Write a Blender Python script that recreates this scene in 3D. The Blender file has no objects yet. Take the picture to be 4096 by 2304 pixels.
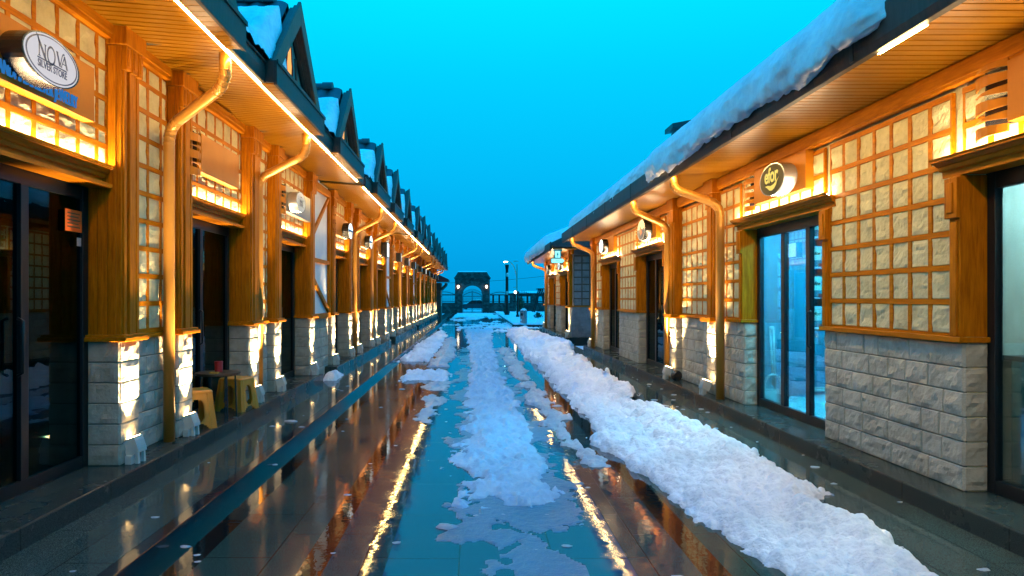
import bpy, math, random
import numpy as np
from mathutils import Vector

# ------------------------------------------------------------------ camera, sky, exposure
S = bpy.context.scene
COL = S.collection
EYE = 1.72
cam = bpy.data.objects.new("camera", bpy.data.cameras.new("camera"))
COL.objects.link(cam)
cam.location = (0, 0, EYE)
cam.rotation_euler = (math.radians(90), 0, 0)
cam.data.sensor_width = 36
cam.data.lens = 24.5
cam.data.shift_x = 0.0381
cam.data.shift_y = 0.0095
cam.data.clip_start = 0.05
cam.data.clip_end = 4000
S.camera = cam
S.view_settings.view_transform = 'Standard'
S.view_settings.look = 'None'
S.view_settings.exposure = 0.0
S.view_settings.gamma = 1.0
S.render.engine = 'CYCLES'
S.cycles.use_denoising = True
S.cycles.max_bounces = 7
S.cycles.diffuse_bounces = 3
S.cycles.glossy_bounces = 4
S.cycles.transparent_max_bounces = 10
S.cycles.sample_clamp_indirect = 4.0
S.cycles.caustics_reflective = False
S.cycles.caustics_refractive = False
S.cycles.use_light_tree = True

W = bpy.data.worlds.new("World")
S.world = W
W.use_nodes = True
nt = W.node_tree
nt.nodes.clear()
out = nt.nodes.new('ShaderNodeOutputWorld')
bg = nt.nodes.new('ShaderNodeBackground')
tc = nt.nodes.new('ShaderNodeTexCoord')
sep = nt.nodes.new('ShaderNodeSeparateXYZ')
ramp = nt.nodes.new('ShaderNodeValToRGB')
nt.links.new(tc.outputs['Generated'], sep.inputs[0])
nt.links.new(sep.outputs['Z'], ramp.inputs[0])
cr = ramp.color_ramp
cr.interpolation = 'B_SPLINE'
stops = [(0.0, (0.0, 0.31, 0.70)), (0.07, (0.0, 0.39, 0.85)), (0.17, (0.0, 0.50, 0.96)), (0.30, (0.0, 0.64, 1.02)),
         (0.40, (0.0, 0.82, 1.1)), (0.52, (0.0, 0.98, 1.6)), (0.70, (0.0, 0.84, 2.0)), (1.0, (0.02, 0.74, 2.15))]
cr.elements[0].position, cr.elements[0].color = stops[0][0], (*stops[0][1], 1)
cr.elements[1].position, cr.elements[1].color = stops[-1][0], (*stops[-1][1], 1)
KW = 2.5                                   # colour ramps stop at 1, so they are scaled down here and up in the Background
stops = [(p, tuple(v / KW for v in c)) for p, c in stops]
cr.elements[0].color = (*stops[0][1], 1)
cr.elements[1].color = (*stops[-1][1], 1)
for p, c in stops[1:-1]:
    e = cr.elements.new(p)
    e.color = (*c, 1)
# the dusk sky itself (sun just under the horizon) adds a faint uneven share to the gradient
sky = nt.nodes.new('ShaderNodeTexSky')
sky.sky_type = 'NISHITA'
sky.sun_disc = False
sky.sun_elevation = math.radians(0.5)
sky.sun_rotation = math.radians(200)
mix = nt.nodes.new('ShaderNodeMixRGB')
mix.inputs[0].default_value = 0.0003
nt.links.new(ramp.outputs[0], mix.inputs[1])
nt.links.new(sky.outputs[0], mix.inputs[2])
nt.links.new(mix.outputs[0], bg.inputs[0])
bg.inputs[1].default_value = KW
nt.links.new(bg.outputs[0], out.inputs[0])

# ------------------------------------------------------------------ helpers
random.seed(7)
RNG = np.random.default_rng(5)


def vnoise(x, y, s=0):
    xi, yi = np.floor(x), np.floor(y)
    xf, yf = x - xi, y - yi
    u, v = xf * xf * (3 - 2 * xf), yf * yf * (3 - 2 * yf)

    def hsh(a, b):
        q = np.sin(a * 127.1 + b * 311.7 + s * 74.7) * 43758.5453
        return q - np.floor(q)
    return (hsh(xi, yi) * (1 - u) + hsh(xi + 1, yi) * u) * (1 - v) + (hsh(xi, yi + 1) * (1 - u) + hsh(xi + 1, yi + 1) * u) * v


def fbm(x, y, octv=4, s=0):
    t, a, n = 0, 0.5, 0
    for i in range(octv):
        t = t + a * vnoise(x * 2 ** i, y * 2 ** i, s + i * 3.1)
        n += a
        a *= 0.5
    return t / n


class MB:
    """collects shapes; build() links them as one mesh object"""

    def __init__(self):
        self.v, self.f, self.m = [], [], []
        self.mi = 0

    def add(self, vs, fs):
        o = len(self.v)
        self.v.extend([tuple(map(float, p)) for p in vs])
        for f in fs:
            self.f.append(tuple(i + o for i in f))
            self.m.append(self.mi)
        return self

    def hexa(self, p):
        return self.add(p, [(0, 3, 2, 1), (4, 5, 6, 7), (0, 1, 5, 4), (1, 2, 6, 5), (2, 3, 7, 6), (3, 0, 4, 7)])

    def box(self, x0, x1, y0, y1, z0, z1, bev=0.0):
        if x0 > x1: x0, x1 = x1, x0
        if y0 > y1: y0, y1 = y1, y0
        if z0 > z1: z0, z1 = z1, z0
        return self.hexa([(x0, y0, z0), (x1, y0, z0), (x1, y1, z0), (x0, y1, z0), (x0, y0, z1), (x1, y0, z1), (x1, y1, z1), (x0, y1, z1)])

    def prism(self, prof, ax, a0, a1):
        """prof: closed list of 2-D points; ax 'y': points are (x,z); ax 'x': (y,z); ax 'z': (x,y)"""
        n = len(prof)

        def P(p, a):
            return (p[0], a, p[1]) if ax == 'y' else ((a, p[0], p[1]) if ax == 'x' else (p[0], p[1], a))
        vs = [P(p, a0) for p in prof] + [P(p, a1) for p in prof]
        fs = [tuple(range(n))[::-1], tuple(range(n, 2 * n))]
        fs += [(i, (i + 1) % n, n + (i + 1) % n, n + i) for i in range(n)]
        return self.add(vs, fs)

    def tube(self, path, r, n=10, cap=True):
        pts = [Vector(p) for p in path]
        rs = r if isinstance(r, (list, tuple)) else [r] * len(pts)
        base = len(self.v)
        up = None
        vs = []
        for i, p in enumerate(pts):
            t = (pts[min(i + 1, len(pts) - 1)] - pts[max(i - 1, 0)]).normalized()
            if up is None:
                up = t.orthogonal().normalized()
            up = (up - t * up.dot(t)).normalized()
            b = t.cross(up)
            for k in range(n):
                a = 2 * math.pi * k / n
                vs.append(p + (up * math.cos(a) + b * math.sin(a)) * rs[i])
        fs = []
        for i in range(len(pts) - 1):
            for k in range(n):
                fs.append((i * n + k, i * n + (k + 1) % n, (i + 1) * n + (k + 1) % n, (i + 1) * n + k))
        if cap:
            fs.append(tuple(range(n))[::-1])
            fs.append(tuple(range((len(pts) - 1) * n, len(pts) * n)))
        return self.add(vs, fs)

    def lathe(self, prof, c=(0, 0, 0), n=16, ax='z', sx=1.0, sy=1.0):
        vs = []
        for r, h in prof:
            for k in range(n):
                a = 2 * math.pi * k / n
                u, w = r * math.cos(a) * sx, r * math.sin(a) * sy
                if ax == 'z': vs.append((c[0] + u, c[1] + w, c[2] + h))
                elif ax == 'x': vs.append((c[0] + h, c[1] + u, c[2] + w))
                else: vs.append((c[0] + u, c[1] + h, c[2] + w))
        m = len(prof)
        fs = [(i * n + k, i * n + (k + 1) % n, (i + 1) * n + (k + 1) % n, (i + 1) * n + k) for i in range(m - 1) for k in range(n)]
        fs += [tuple(range(n))[::-1], tuple(range((m - 1) * n, m * n))]
        return self.add(vs, fs)

    def grid(self, P, closed=False):
        """P: array (a,b,3)"""
        a, b = P.shape[:2]
        o = len(self.v)
        self.v.extend(map(tuple, P.reshape(-1, 3).tolist()))
        I = np.arange(a * b).reshape(a, b) + o
        q = np.stack([I[:-1, :-1], I[1:, :-1], I[1:, 1:], I[:-1, 1:]], -1).reshape(-1, 4)
        self.f.extend(map(tuple, q.tolist()))
        self.m.extend([self.mi] * len(q))
        return self

    def build(self, name, mats, parent=None, smooth=False, bevel=0.0):
        me = bpy.data.meshes.new(name)
        me.from_pydata(self.v, [], self.f)
        if not isinstance(mats, (list, tuple)):
            mats = [mats]
        for m in mats:
            me.materials.append(m)
        if len(mats) > 1:
            me.polygons.foreach_set('material_index', self.m)
        if smooth:
            me.polygons.foreach_set('use_smooth', [True] * len(me.polygons))
        me.update()
        import bmesh
        bm = bmesh.new()
        bm.from_mesh(me)
        if not getattr(self, 'keep', False):
            bmesh.ops.recalc_face_normals(bm, faces=bm.faces)
        bm.to_mesh(me)
        bm.free()
        o = bpy.data.objects.new(name, me)
        COL.objects.link(o)
        if parent is not None:
            o.parent = parent
        if bevel:
            md = o.modifiers.new('bevel', 'BEVEL')
            md.width = bevel
            md.segments = 2
            md.limit_method = 'ANGLE'
        return o


def tag(o, label=None, cat=None, group=None, kind=None):
    if label: o['label'] = label
    if cat: o['category'] = cat
    if group: o['group'] = group
    if kind: o['kind'] = kind
    return o


def empty(name, loc, label, cat, group=None, rz=0.0):
    o = bpy.data.objects.new(name, None)
    o.empty_display_size = 0.2
    COL.objects.link(o)
    o.location = loc
    o.rotation_euler = (0, 0, rz)
    return tag(o, label, cat, group)


def copy_tree(o, parent=None):
    c = o.copy()
    COL.objects.link(c)
    if parent is not None:
        c.parent = parent
    for ch in list(o.children):
        copy_tree(ch, c)
    return c


# ------------------------------------------------------------------ materials
def nd(m, t, **kw):
    n = m.node_tree.nodes.new(t)
    for k, v in kw.items():
        setattr(n, k, v)
    return n


def newmat(name):
    m = bpy.data.materials.new(name)
    m.use_nodes = True
    return m, m.node_tree.nodes['Principled BSDF'], m.node_tree.links


def mat(name, c1, c2=None, rough=0.5, scale=8, stretch=(1, 1, 1), detail=5, bump=0.0, bscale=None, metal=0.0, r2=None, spec=0.5, dist=0.02,
        coat=0.0):
    m, b, L = newmat(name)
    b.inputs['Roughness'].default_value = rough
    b.inputs['Metallic'].default_value = metal
    b.inputs['Specular IOR Level'].default_value = spec
    b.inputs['Base Color'].default_value = (*c1, 1)
    if coat:
        b.inputs['Coat Weight'].default_value = coat
        b.inputs['Coat Roughness'].default_value = 0.1
    if c2 is not None or bump or r2 is not None:
        tcn = nd(m, 'ShaderNodeTexCoord')
        mp = nd(m, 'ShaderNodeMapping')
        mp.inputs['Scale'].default_value = stretch
        L.new(tcn.outputs['Object'], mp.inputs[0])
        nz = nd(m, 'ShaderNodeTexNoise')
        nz.inputs['Scale'].default_value = scale
        nz.inputs['Detail'].default_value = detail
        nz.inputs['Roughness'].default_value = 0.65
        L.new(mp.outputs[0], nz.inputs[0])
        if c2 is not None:
            rp = nd(m, 'ShaderNodeValToRGB')
            rp.color_ramp.elements[0].position, rp.color_ramp.elements[1].position = 0.3, 0.7
            rp.color_ramp.elements[0].color = (*c1, 1)
            rp.color_ramp.elements[1].color = (*c2, 1)
            L.new(nz.outputs[0], rp.inputs[0])
            L.new(rp.outputs[0], b.inputs['Base Color'])
        if r2 is not None:
            mr = nd(m, 'ShaderNodeMapRange')
            mr.inputs[1].default_value, mr.inputs[2].default_value = 0.35, 0.65
            mr.inputs[3].default_value, mr.inputs[4].default_value = rough, r2
            L.new(nz.outputs[0], mr.inputs[0])
            L.new(mr.outputs[0], b.inputs['Roughness'])
        if bump:
            src = nz
            if bscale:
                src = nd(m, 'ShaderNodeTexNoise')
                src.inputs['Scale'].default_value = bscale
                src.inputs['Detail'].default_value = 4
                L.new(mp.outputs[0], src.inputs[0])
            bp = nd(m, 'ShaderNodeBump')
            bp.inputs['Strength'].default_value = bump
            bp.inputs['Distance'].default_value = dist
            L.new(src.outputs[0], bp.inputs['Height'])
            L.new(bp.outputs[0], b.inputs['Normal'])
    return m


def emit(name, c, s):
    m = bpy.data.materials.new(name)
    m.use_nodes = True
    n = m.node_tree
    n.nodes.clear()
    o = n.nodes.new('ShaderNodeOutputMaterial')
    e = n.nodes.new('ShaderNodeEmission')
    e.inputs[0].default_value = (*c, 1)
    e.inputs[1].default_value = s
    n.links.new(e.outputs[0], o.inputs[0])
    return m


def glassmat(name, tint, refl=1.0, rough=0.0):
    m = bpy.data.materials.new(name)
    m.use_nodes = True
    n = m.node_tree
    n.nodes.clear()
    o = n.nodes.new('ShaderNodeOutputMaterial')
    t = n.nodes.new('ShaderNodeBsdfTransparent')
    t.inputs[0].default_value = (*tint, 1)
    g = n.nodes.new('ShaderNodeBsdfGlossy')
    g.inputs['Roughness'].default_value = rough
    f = n.nodes.new('ShaderNodeFresnel')
    f.inputs[0].default_value = 1.55
    mu = n.nodes.new('ShaderNodeMath')
    mu.operation = 'MULTIPLY'
    mu.use_clamp = True
    mu.inputs[1].default_value = refl
    mx = n.nodes.new('ShaderNodeMixShader')
    n.links.new(f.outputs[0], mu.inputs[0])
    n.links.new(mu.outputs[0], mx.inputs[0])
    n.links.new(t.outputs[0], mx.inputs[1])
    n.links.new(g.outputs[0], mx.inputs[2])
    n.links.new(mx.outputs[0], o.inputs[0])
    return m


def stonemat(name, c1, c2, c3, bump=0.6):
    m, b, L = newmat(name)
    tcn = nd(m, 'ShaderNodeTexCoord')
    n1 = nd(m, 'ShaderNodeTexNoise')
    n1.inputs['Scale'].default_value = 3.2
    n1.inputs['Detail'].default_value = 8
    n1.inputs['Roughness'].default_value = 0.7
    L.new(tcn.outputs['Object'], n1.inputs[0])
    rp = nd(m, 'ShaderNodeValToRGB')
    e = rp.color_ramp.elements
    e[0].position, e[0].color = 0.3, (*c1, 1)
    e[1].position, e[1].color = 0.72, (*c3, 1)
    k = e.new(0.5)
    k.color = (*c2, 1)
    L.new(n1.outputs[0], rp.inputs[0])
    L.new(rp.outputs[0], b.inputs['Base Color'])
    n2 = nd(m, 'ShaderNodeTexNoise')
    n2.inputs['Scale'].default_value = 38
    n2.inputs['Detail'].default_value = 6
    L.new(tcn.outputs['Object'], n2.inputs[0])
    bp = nd(m, 'ShaderNodeBump')
    bp.inputs['Strength'].default_value = bump
    bp.inputs['Distance'].default_value = 0.012
    L.new(n2.outputs[0], bp.inputs['Height'])
    L.new(bp.outputs[0], b.inputs['Normal'])
    b.inputs['Roughness'].default_value = 0.85
    b.inputs['Specular IOR Level'].default_value = 0.25
    return m


def wetmat(name, c1, c2, ra, rb, slab=(0.6, 0.9), ior=1.75, wave=0.05, grain=220.0, mortar=0.006, pud=0.9, off=0.0, joint=True, wscale=14.0, spec=0.5):
    """wet polished stone paving: fine grain, slab joints, puddles that run smoother"""
    m, b, L = newmat(name)
    tcn = nd(m, 'ShaderNodeTexCoord')
    g = nd(m, 'ShaderNodeTexNoise')
    g.inputs['Scale'].default_value = grain
    g.inputs['Detail'].default_value = 3
    L.new(tcn.outputs['Object'], g.inputs[0])
    rp = nd(m, 'ShaderNodeValToRGB')
    rp.color_ramp.elements[0].position, rp.color_ramp.elements[1].position = 0.38, 0.66
    rp.color_ramp.elements[0].color, rp.color_ramp.elements[1].color = (*c1, 1), (*c2, 1)
    L.new(g.outputs[0], rp.inputs[0])
    col = rp.outputs[0]
    hgt = None
    if joint:
        br = nd(m, 'ShaderNodeTexBrick')
        mp = nd(m, 'ShaderNodeMapping')
        mp.inputs['Rotation'].default_value = (0, 0, math.radians(90))
        mp.inputs['Location'].default_value = (0, off, 0)
        L.new(tcn.outputs['Object'], mp.inputs[0])
        L.new(mp.outputs[0], br.inputs[0])
        br.inputs['Scale'].default_value = 1.0
        br.inputs['Brick Width'].default_value = slab[1]
        br.inputs['Row Height'].default_value = slab[0]
        br.inputs['Mortar Size'].default_value = mortar
        br.inputs['Color1'].default_value = (1, 1, 1, 1)
        br.inputs['Color2'].default_value = (0.88, 0.89, 0.90, 1)
        br.inputs['Mortar'].default_value = (0.3, 0.3, 0.3, 1)
        mx = nd(m, 'ShaderNodeMixRGB', blend_type='MULTIPLY')
        mx.inputs[0].default_value = 0.8
        L.new(col, mx.inputs[1])
        L.new(br.outputs[0], mx.inputs[2])
        col = mx.outputs[0]
        hgt = br.outputs['Fac']
    L.new(col, b.inputs['Base Color'])
    p = nd(m, 'ShaderNodeTexNoise')
    p.inputs['Scale'].default_value = pud
    p.inputs['Detail'].default_value = 6
    p.inputs['Roughness'].default_value = 0.6
    L.new(tcn.outputs['Object'], p.inputs[0])
    mr = nd(m, 'ShaderNodeMapRange')
    mr.inputs[1].default_value, mr.inputs[2].default_value = 0.42, 0.6
    mr.inputs[3].default_value, mr.inputs[4].default_value = ra, rb
    L.new(p.outputs[0], mr.inputs[0])
    L.new(mr.outputs[0], b.inputs['Roughness'])
    b.inputs['IOR'].default_value = ior
    b.inputs['Specular IOR Level'].default_value = spec
    w = nd(m, 'ShaderNodeTexNoise')
    w.inputs['Scale'].default_value = wscale
    w.inputs['Detail'].default_value = 3
    L.new(tcn.outputs['Object'], w.inputs[0])
    bp = nd(m, 'ShaderNodeBump')
    bp.inputs['Strength'].default_value = wave
    bp.inputs['Distance'].default_value = 0.02
    L.new(w.outputs[0], bp.inputs['Height'])
    last = bp
    if hgt is not None:
        b2 = nd(m, 'ShaderNodeBump')
        b2.invert = True
        b2.inputs['Strength'].default_value = 0.35
        b2.inputs['Distance'].default_value = 0.003
        L.new(hgt, b2.inputs['Height'])
        L.new(bp.outputs[0], b2.inputs['Normal'])
        last = b2
    L.new(last.outputs[0], b.inputs['Normal'])
    return m


WARM = (1.0, 0.56, 0.13)
M = {}
M['wood'] = mat('wood_cladding', (0.25, 0.074, 0.0015), (0.52, 0.170, 0.003), rough=0.5, scale=6, stretch=(7, 7, 0.6), bump=0.25, dist=0.008, spec=0.07)
M['wood_h'] = mat('wood_moulding', (0.30, 0.090, 0.0015), (0.52, 0.170, 0.003), rough=0.48, scale=5, stretch=(7, 0.7, 7), bump=0.2, dist=0.006, spec=0.07)
M['soffit'] = mat('soffit_boards', (0.18, 0.068, 0.002), (0.30, 0.122, 0.004), spec=0.3, rough=0.3, scale=4, stretch=(0.6, 9, 9), bump=0.12, dist=0.004)
M['pipe'] = mat('pipe_brown_metal', (0.52, 0.23, 0.035), (0.60, 0.27, 0.045), rough=0.3, scale=3, metal=0.35, spec=0.6)
M['stone'] = stonemat('split_faced_limestone', (0.26, 0.235, 0.18), (0.39, 0.355, 0.285), (0.47, 0.435, 0.36))
M['tile'] = stonemat('rough_stone_tile', (0.40, 0.35, 0.20), (0.56, 0.49, 0.29), (0.66, 0.59, 0.37))
M['mortar'] = mat('mortar', (0.17, 0.145, 0.115), (0.23, 0.20, 0.16), rough=0.9, scale=30)
M['alu'] = mat('dark_aluminium', (0.018, 0.022, 0.026), rough=0.35, metal=0.5)
M['roofdark'] = mat('dark_roof_metal', (0.022, 0.027, 0.034), (0.035, 0.04, 0.05), rough=0.42, scale=5, spec=0.5)
M['fascia'] = mat('dark_fascia', (0.030, 0.027, 0.022), (0.055, 0.048, 0.040), rough=0.5, scale=4, stretch=(1, 6, 1), spec=0.25)
M['rake'] = mat('dark_brown_timber', (0.06, 0.04, 0.025), (0.10, 0.065, 0.04), rough=0.55, scale=5, stretch=(3, 3, 1), bump=0.2)
M['rooftile'] = mat('dark_roof_tile', (0.04, 0.045, 0.055), (0.07, 0.075, 0.085), rough=0.5, scale=6, bump=0.2)
M['glass'] = glassmat('door_glass', (0.13, 0.29, 0.33), 0.55)
M['glass_clear'] = glassmat('shop_window_glass', (0.88, 0.95, 0.96), 0.6)
M['tile_shaded'] = stonemat('rough_tile_painted_shade', (0.13, 0.13, 0.125), (0.20, 0.20, 0.195), (0.26, 0.26, 0.25))  # stone tile darkened and greyed: shade of the unlit end wall painted in
M['led'] = emit('eave_led', (1.0, 0.66, 0.21), 92)
M['led_r'] = emit('eave_led_white', (1.0, 0.66, 0.24), 150)
M['led_h'] = emit('header_led', (1.0, 0.76, 0.44), 140)
M['lens'] = emit('flood_lens', (1.0, 0.66, 0.27), 60)
M['flood'] = mat('flood_housing', (0.55, 0.53, 0.48), (0.62, 0.6, 0.55), rough=0.45, scale=12)
M['board'] = mat('sign_board_orange', (0.40, 0.135, 0.006), (0.46, 0.16, 0.008), rough=0.45, scale=3, spec=0.12)
M['white'] = mat('white_enamel', (0.74, 0.72, 0.72), rough=0.4)
M['black'] = mat('black_plastic', (0.012, 0.012, 0.013), rough=0.22)
M['navy'] = mat('navy_letters', (0.02, 0.035, 0.12), rough=0.4)
M['plaster'] = mat('white_plaster', (0.60, 0.62, 0.66), (0.68, 0.70, 0.74), rough=0.8, scale=3)
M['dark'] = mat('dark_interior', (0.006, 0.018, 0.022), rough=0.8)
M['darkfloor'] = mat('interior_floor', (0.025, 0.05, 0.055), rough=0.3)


def snowmat(name, c, rough=0.65, bump=0.9, sc=30, sss=0.0, wet=0.0):
    m, b, L = newmat(name)
    tcn = nd(m, 'ShaderNodeTexCoord')
    n1 = nd(m, 'ShaderNodeTexNoise')
    n1.inputs['Scale'].default_value = sc
    n1.inputs['Detail'].default_value = 7
    n1.inputs['Roughness'].default_value = 0.62
    L.new(tcn.outputs['Object'], n1.inputs[0])
    rp = nd(m, 'ShaderNodeValToRGB')
    e = rp.color_ramp.elements
    e[0].position, e[0].color = 0.3, (c[0] * 0.82, c[1] * 0.84, c[2] * 0.88, 1)
    e[1].position, e[1].color = 0.65, (*c, 1)
    L.new(n1.outputs[0], rp.inputs[0])
    big = nd(m, 'ShaderNodeTexNoise')
    big.inputs['Scale'].default_value = 1.7
    big.inputs['Detail'].default_value = 5
    L.new(tcn.outputs['Object'], big.inputs[0])
    br = nd(m, 'ShaderNodeValToRGB')
    br.color_ramp.elements[0].position, br.color_ramp.elements[1].position = .32, .56
    br.color_ramp.elements[0].color, br.color_ramp.elements[1].color = (.80, .81, .82, 1), (1, 1, 1, 1)
    L.new(big.outputs[0], br.inputs[0])
    mxx = nd(m, 'ShaderNodeMixRGB', blend_type='MULTIPLY')
    mxx.inputs[0].default_value = 1.0
    L.new(rp.outputs[0], mxx.inputs[1])
    L.new(br.outputs[0], mxx.inputs[2])
    L.new(mxx.outputs[0], b.inputs['Base Color'])
    bp = nd(m, 'ShaderNodeBump')
    bp.inputs['Strength'].default_value = bump
    bp.inputs['Distance'].default_value = 0.03
    L.new(n1.outputs[0], bp.inputs['Height'])
    L.new(bp.outputs[0], b.inputs['Normal'])
    b.inputs['Roughness'].default_value = rough
    b.inputs['Specular IOR Level'].default_value = 0.3 + wet
    if sss:
        b.inputs['Subsurface Weight'].default_value = sss
        b.inputs['Subsurface Radius'].default_value = (0.02, 0.025, 0.03)
        b.inputs['Subsurface Scale'].default_value = 1.0
    return m


M['snow'] = snowmat('snow', (0.94, 0.94, 0.95))
M['roofsnow'] = snowmat('smooth_snow', (0.96, 0.96, 0.96), bump=0.35, sc=12)
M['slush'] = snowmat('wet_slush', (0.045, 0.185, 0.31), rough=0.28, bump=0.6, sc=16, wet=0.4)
M['farsnow'] = snowmat('snow_cover', (0.82, 0.85, 0.88), bump=0.4, sc=3)

M['street'] = wetmat('wet_granite_painted_sky', (0.012, 0.038, 0.075), (0.036, 0.110, 0.190), 0.010, 0.085, slab=(0.62, 0.92), ior=1.40, wave=0.045, spec=0.42, wscale=9.0, pud=5.0, off=0.09)  # reflected sky is painted into the base colour as blue
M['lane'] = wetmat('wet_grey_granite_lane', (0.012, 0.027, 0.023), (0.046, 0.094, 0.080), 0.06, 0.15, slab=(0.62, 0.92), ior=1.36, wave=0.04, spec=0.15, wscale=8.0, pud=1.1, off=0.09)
M['lane_wet'] = wetmat('wet_granite_no_painted_sky', (0.012, 0.028, 0.028), (0.042, 0.092, 0.092), 0.010, 0.085, slab=(0.62, 0.92), ior=1.38, wave=0.045, spec=0.24, wscale=9.0, pud=5.0, off=0.09)  # same paving with the painted sky blue left out
M['side'] = wetmat('wet_granite_sidewalk', (0.021, 0.037, 0.033), (0.076, 0.116, 0.104), 0.02, 0.09, slab=(0.4, 1.2), ior=1.36, wave=0.03, spec=0.30, pud=1.4, off=0.07)
M['mirror'] = wetmat('polished_black_granite', (0.006, 0.006, 0.006), (0.016, 0.016, 0.016), 0.012, 0.04, slab=(0.3, 0.9), ior=1.55, wave=0.03, pud=0.8, joint=False)
M['step'] = wetmat('dark_wet_step', (0.017, 0.026, 0.025), (0.055, 0.074, 0.068), 0.12, 0.30, slab=(3.0, 1.1), ior=1.30, wave=0.04, spec=0.25, pud=2.0)
M['kerbdark'] = wetmat('dark_wet_kerb', (0.008, 0.011, 0.016), (0.020, 0.026, 0.034), 0.05, 0.14, slab=(3, 0.9), ior=1.42, wave=0.04)
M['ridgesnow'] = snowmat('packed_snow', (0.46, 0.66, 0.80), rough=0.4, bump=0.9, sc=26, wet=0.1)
M['slush2'] = snowmat('grey_slush', (0.46, 0.49, 0.54), rough=0.3, bump=0.8, sc=20, wet=0.3)
M['palegrey0'] = mat('unlit_strip', (0.5, 0.5, 0.48), rough=0.4)
M['led_dim'] = emit('dim_header_led', (1.0, 0.45, 0.08), 22)

# ------------------------------------------------------------------ the setting: ground, street, walks, steps
def struct(name, mb, m, **k):
    return tag(mb.build(name, m, **k), kind='structure')


struct('ground', MB().add([(-900, -60, -0.03), (900, -60, -0.03), (900, 118, -0.03), (-900, 118, -0.03)], [(0, 1, 2, 3)]), M['farsnow'])
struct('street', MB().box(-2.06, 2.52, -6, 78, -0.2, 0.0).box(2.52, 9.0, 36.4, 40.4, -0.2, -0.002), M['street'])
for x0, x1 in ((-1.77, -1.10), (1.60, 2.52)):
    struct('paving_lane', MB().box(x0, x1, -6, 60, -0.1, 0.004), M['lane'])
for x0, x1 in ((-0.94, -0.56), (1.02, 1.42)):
    struct('paving_lane', MB().box(x0, x1, -6, 60, -0.1, 0.004), M['lane_wet'])  # inner edge marks where the painted sky blue starts, not a joint
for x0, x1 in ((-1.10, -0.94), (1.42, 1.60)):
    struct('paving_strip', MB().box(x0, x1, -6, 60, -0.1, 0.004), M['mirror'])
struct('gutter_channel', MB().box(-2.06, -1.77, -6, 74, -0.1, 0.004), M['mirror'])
sw = MB()
sw.box(-2.857, -2.17, -6, 76, -0.2, 0.12)
struct('sidewalk', sw, M['side'])
struct('kerb', MB().box(-2.17, -2.06, -6, 76, -0.2, 0.121), M['kerbdark'], bevel=0.008)
struct('sidewalk', MB().box(2.62, 3.386, -6, 36.4, -0.2, 0.12), M['side'])
struct('kerb', MB().box(2.52, 2.62, -6, 36.4, -0.2, 0.121), M['kerbdark'], bevel=0.008)
LB = [3.94 + 11.1 * k for k in range(5)]
for b in [LB[0] - 11.1] + LB:
    struct('raised_step', MB().box(-5.0, -2.857, b - 0.37, b + 9.36, -0.2, 0.269), M['step'], bevel=0.012)
struct('raised_step', MB().box(3.386, 4.2, -4, 21.4, -0.2, 0.269), M['step'], bevel=0.012)
struct('raised_step', MB().box(3.386, 4.2, 25.3, 35.7, -0.2, 0.269), M['step'], bevel=0.012)

# ------------------------------------------------------------------ wall surface pieces
STEP = 0.269
CAPZ = 1.38


def patch(mb, O, U, V, N, w, h, nu, nv, amp, seed, inset=0.0032, margin=0.02, lift=0.007):
    """one split-faced stone: edges drop into the joint, middle breaks irregularly outward"""
    O, U, V, N = map(np.array, (O, U, V, N))
    g = min(.007, w * .1, h * .1)
    us = np.concatenate([[inset], np.linspace(inset + g, w - inset - g, nu), [w - inset]])
    vs = np.concatenate([[inset], np.linspace(inset + g, h - inset - g, nv), [h - inset]])
    a, b = np.meshgrid(us, vs, indexing='ij')
    e = np.minimum(np.minimum(a - inset, w - inset - a), np.minimum(b - inset, h - inset - b))
    k = np.clip(e / margin, 0, 1)
    n = fbm(a * 9 + seed * 3.7, b * 11 + seed * 1.3, 4, seed % 17)
    crag = np.abs(fbm(a * 16 + seed, b * 22 - seed, 3, 3) - 0.5) * 2
    d = -0.008 * (e < 0.001) + lift * (0.5 + 0.5 * k) + k * amp * ((n - 0.35) * 1.7 - crag * 0.5)
    P = O + a[..., None] * U + b[..., None] * V + d[..., None] * N
    mb.grid(P)


def stonework(mb, O, U, N, w, z0, z1, rows=6, seed=1, full=0.55, res=0.03, amp=0.026, single=False):
    """courses of split stone on a wall from O along U (unit vector), outward N"""
    r = random.Random(seed)
    hh = (z1 - z0) / rows
    for i in range(rows):
        x = 0.0
        xs = [0.0]
        if single:
            if w > 0.30 and i % 2:
                xs += [w * r.choice((0.28, 0.3))] if not single == 2 else []
        else:
            x = r.uniform(0.15, 0.4)
            while x < w - 0.14:
                xs.append(x)
                x += full * r.uniform(0.45, 1.15)
        xs.append(w)
        for a, b in zip(xs[:-1], xs[1:]):
            OO = np.array(O) + np.array(U) * a + np.array((0, 0, z0 + i * hh))
            patch(mb, OO, U, (0, 0, 1), N, b - a, hh, max(4, int((b - a) / res)), max(4, int(hh / res)), amp, r.randrange(1000))


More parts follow.
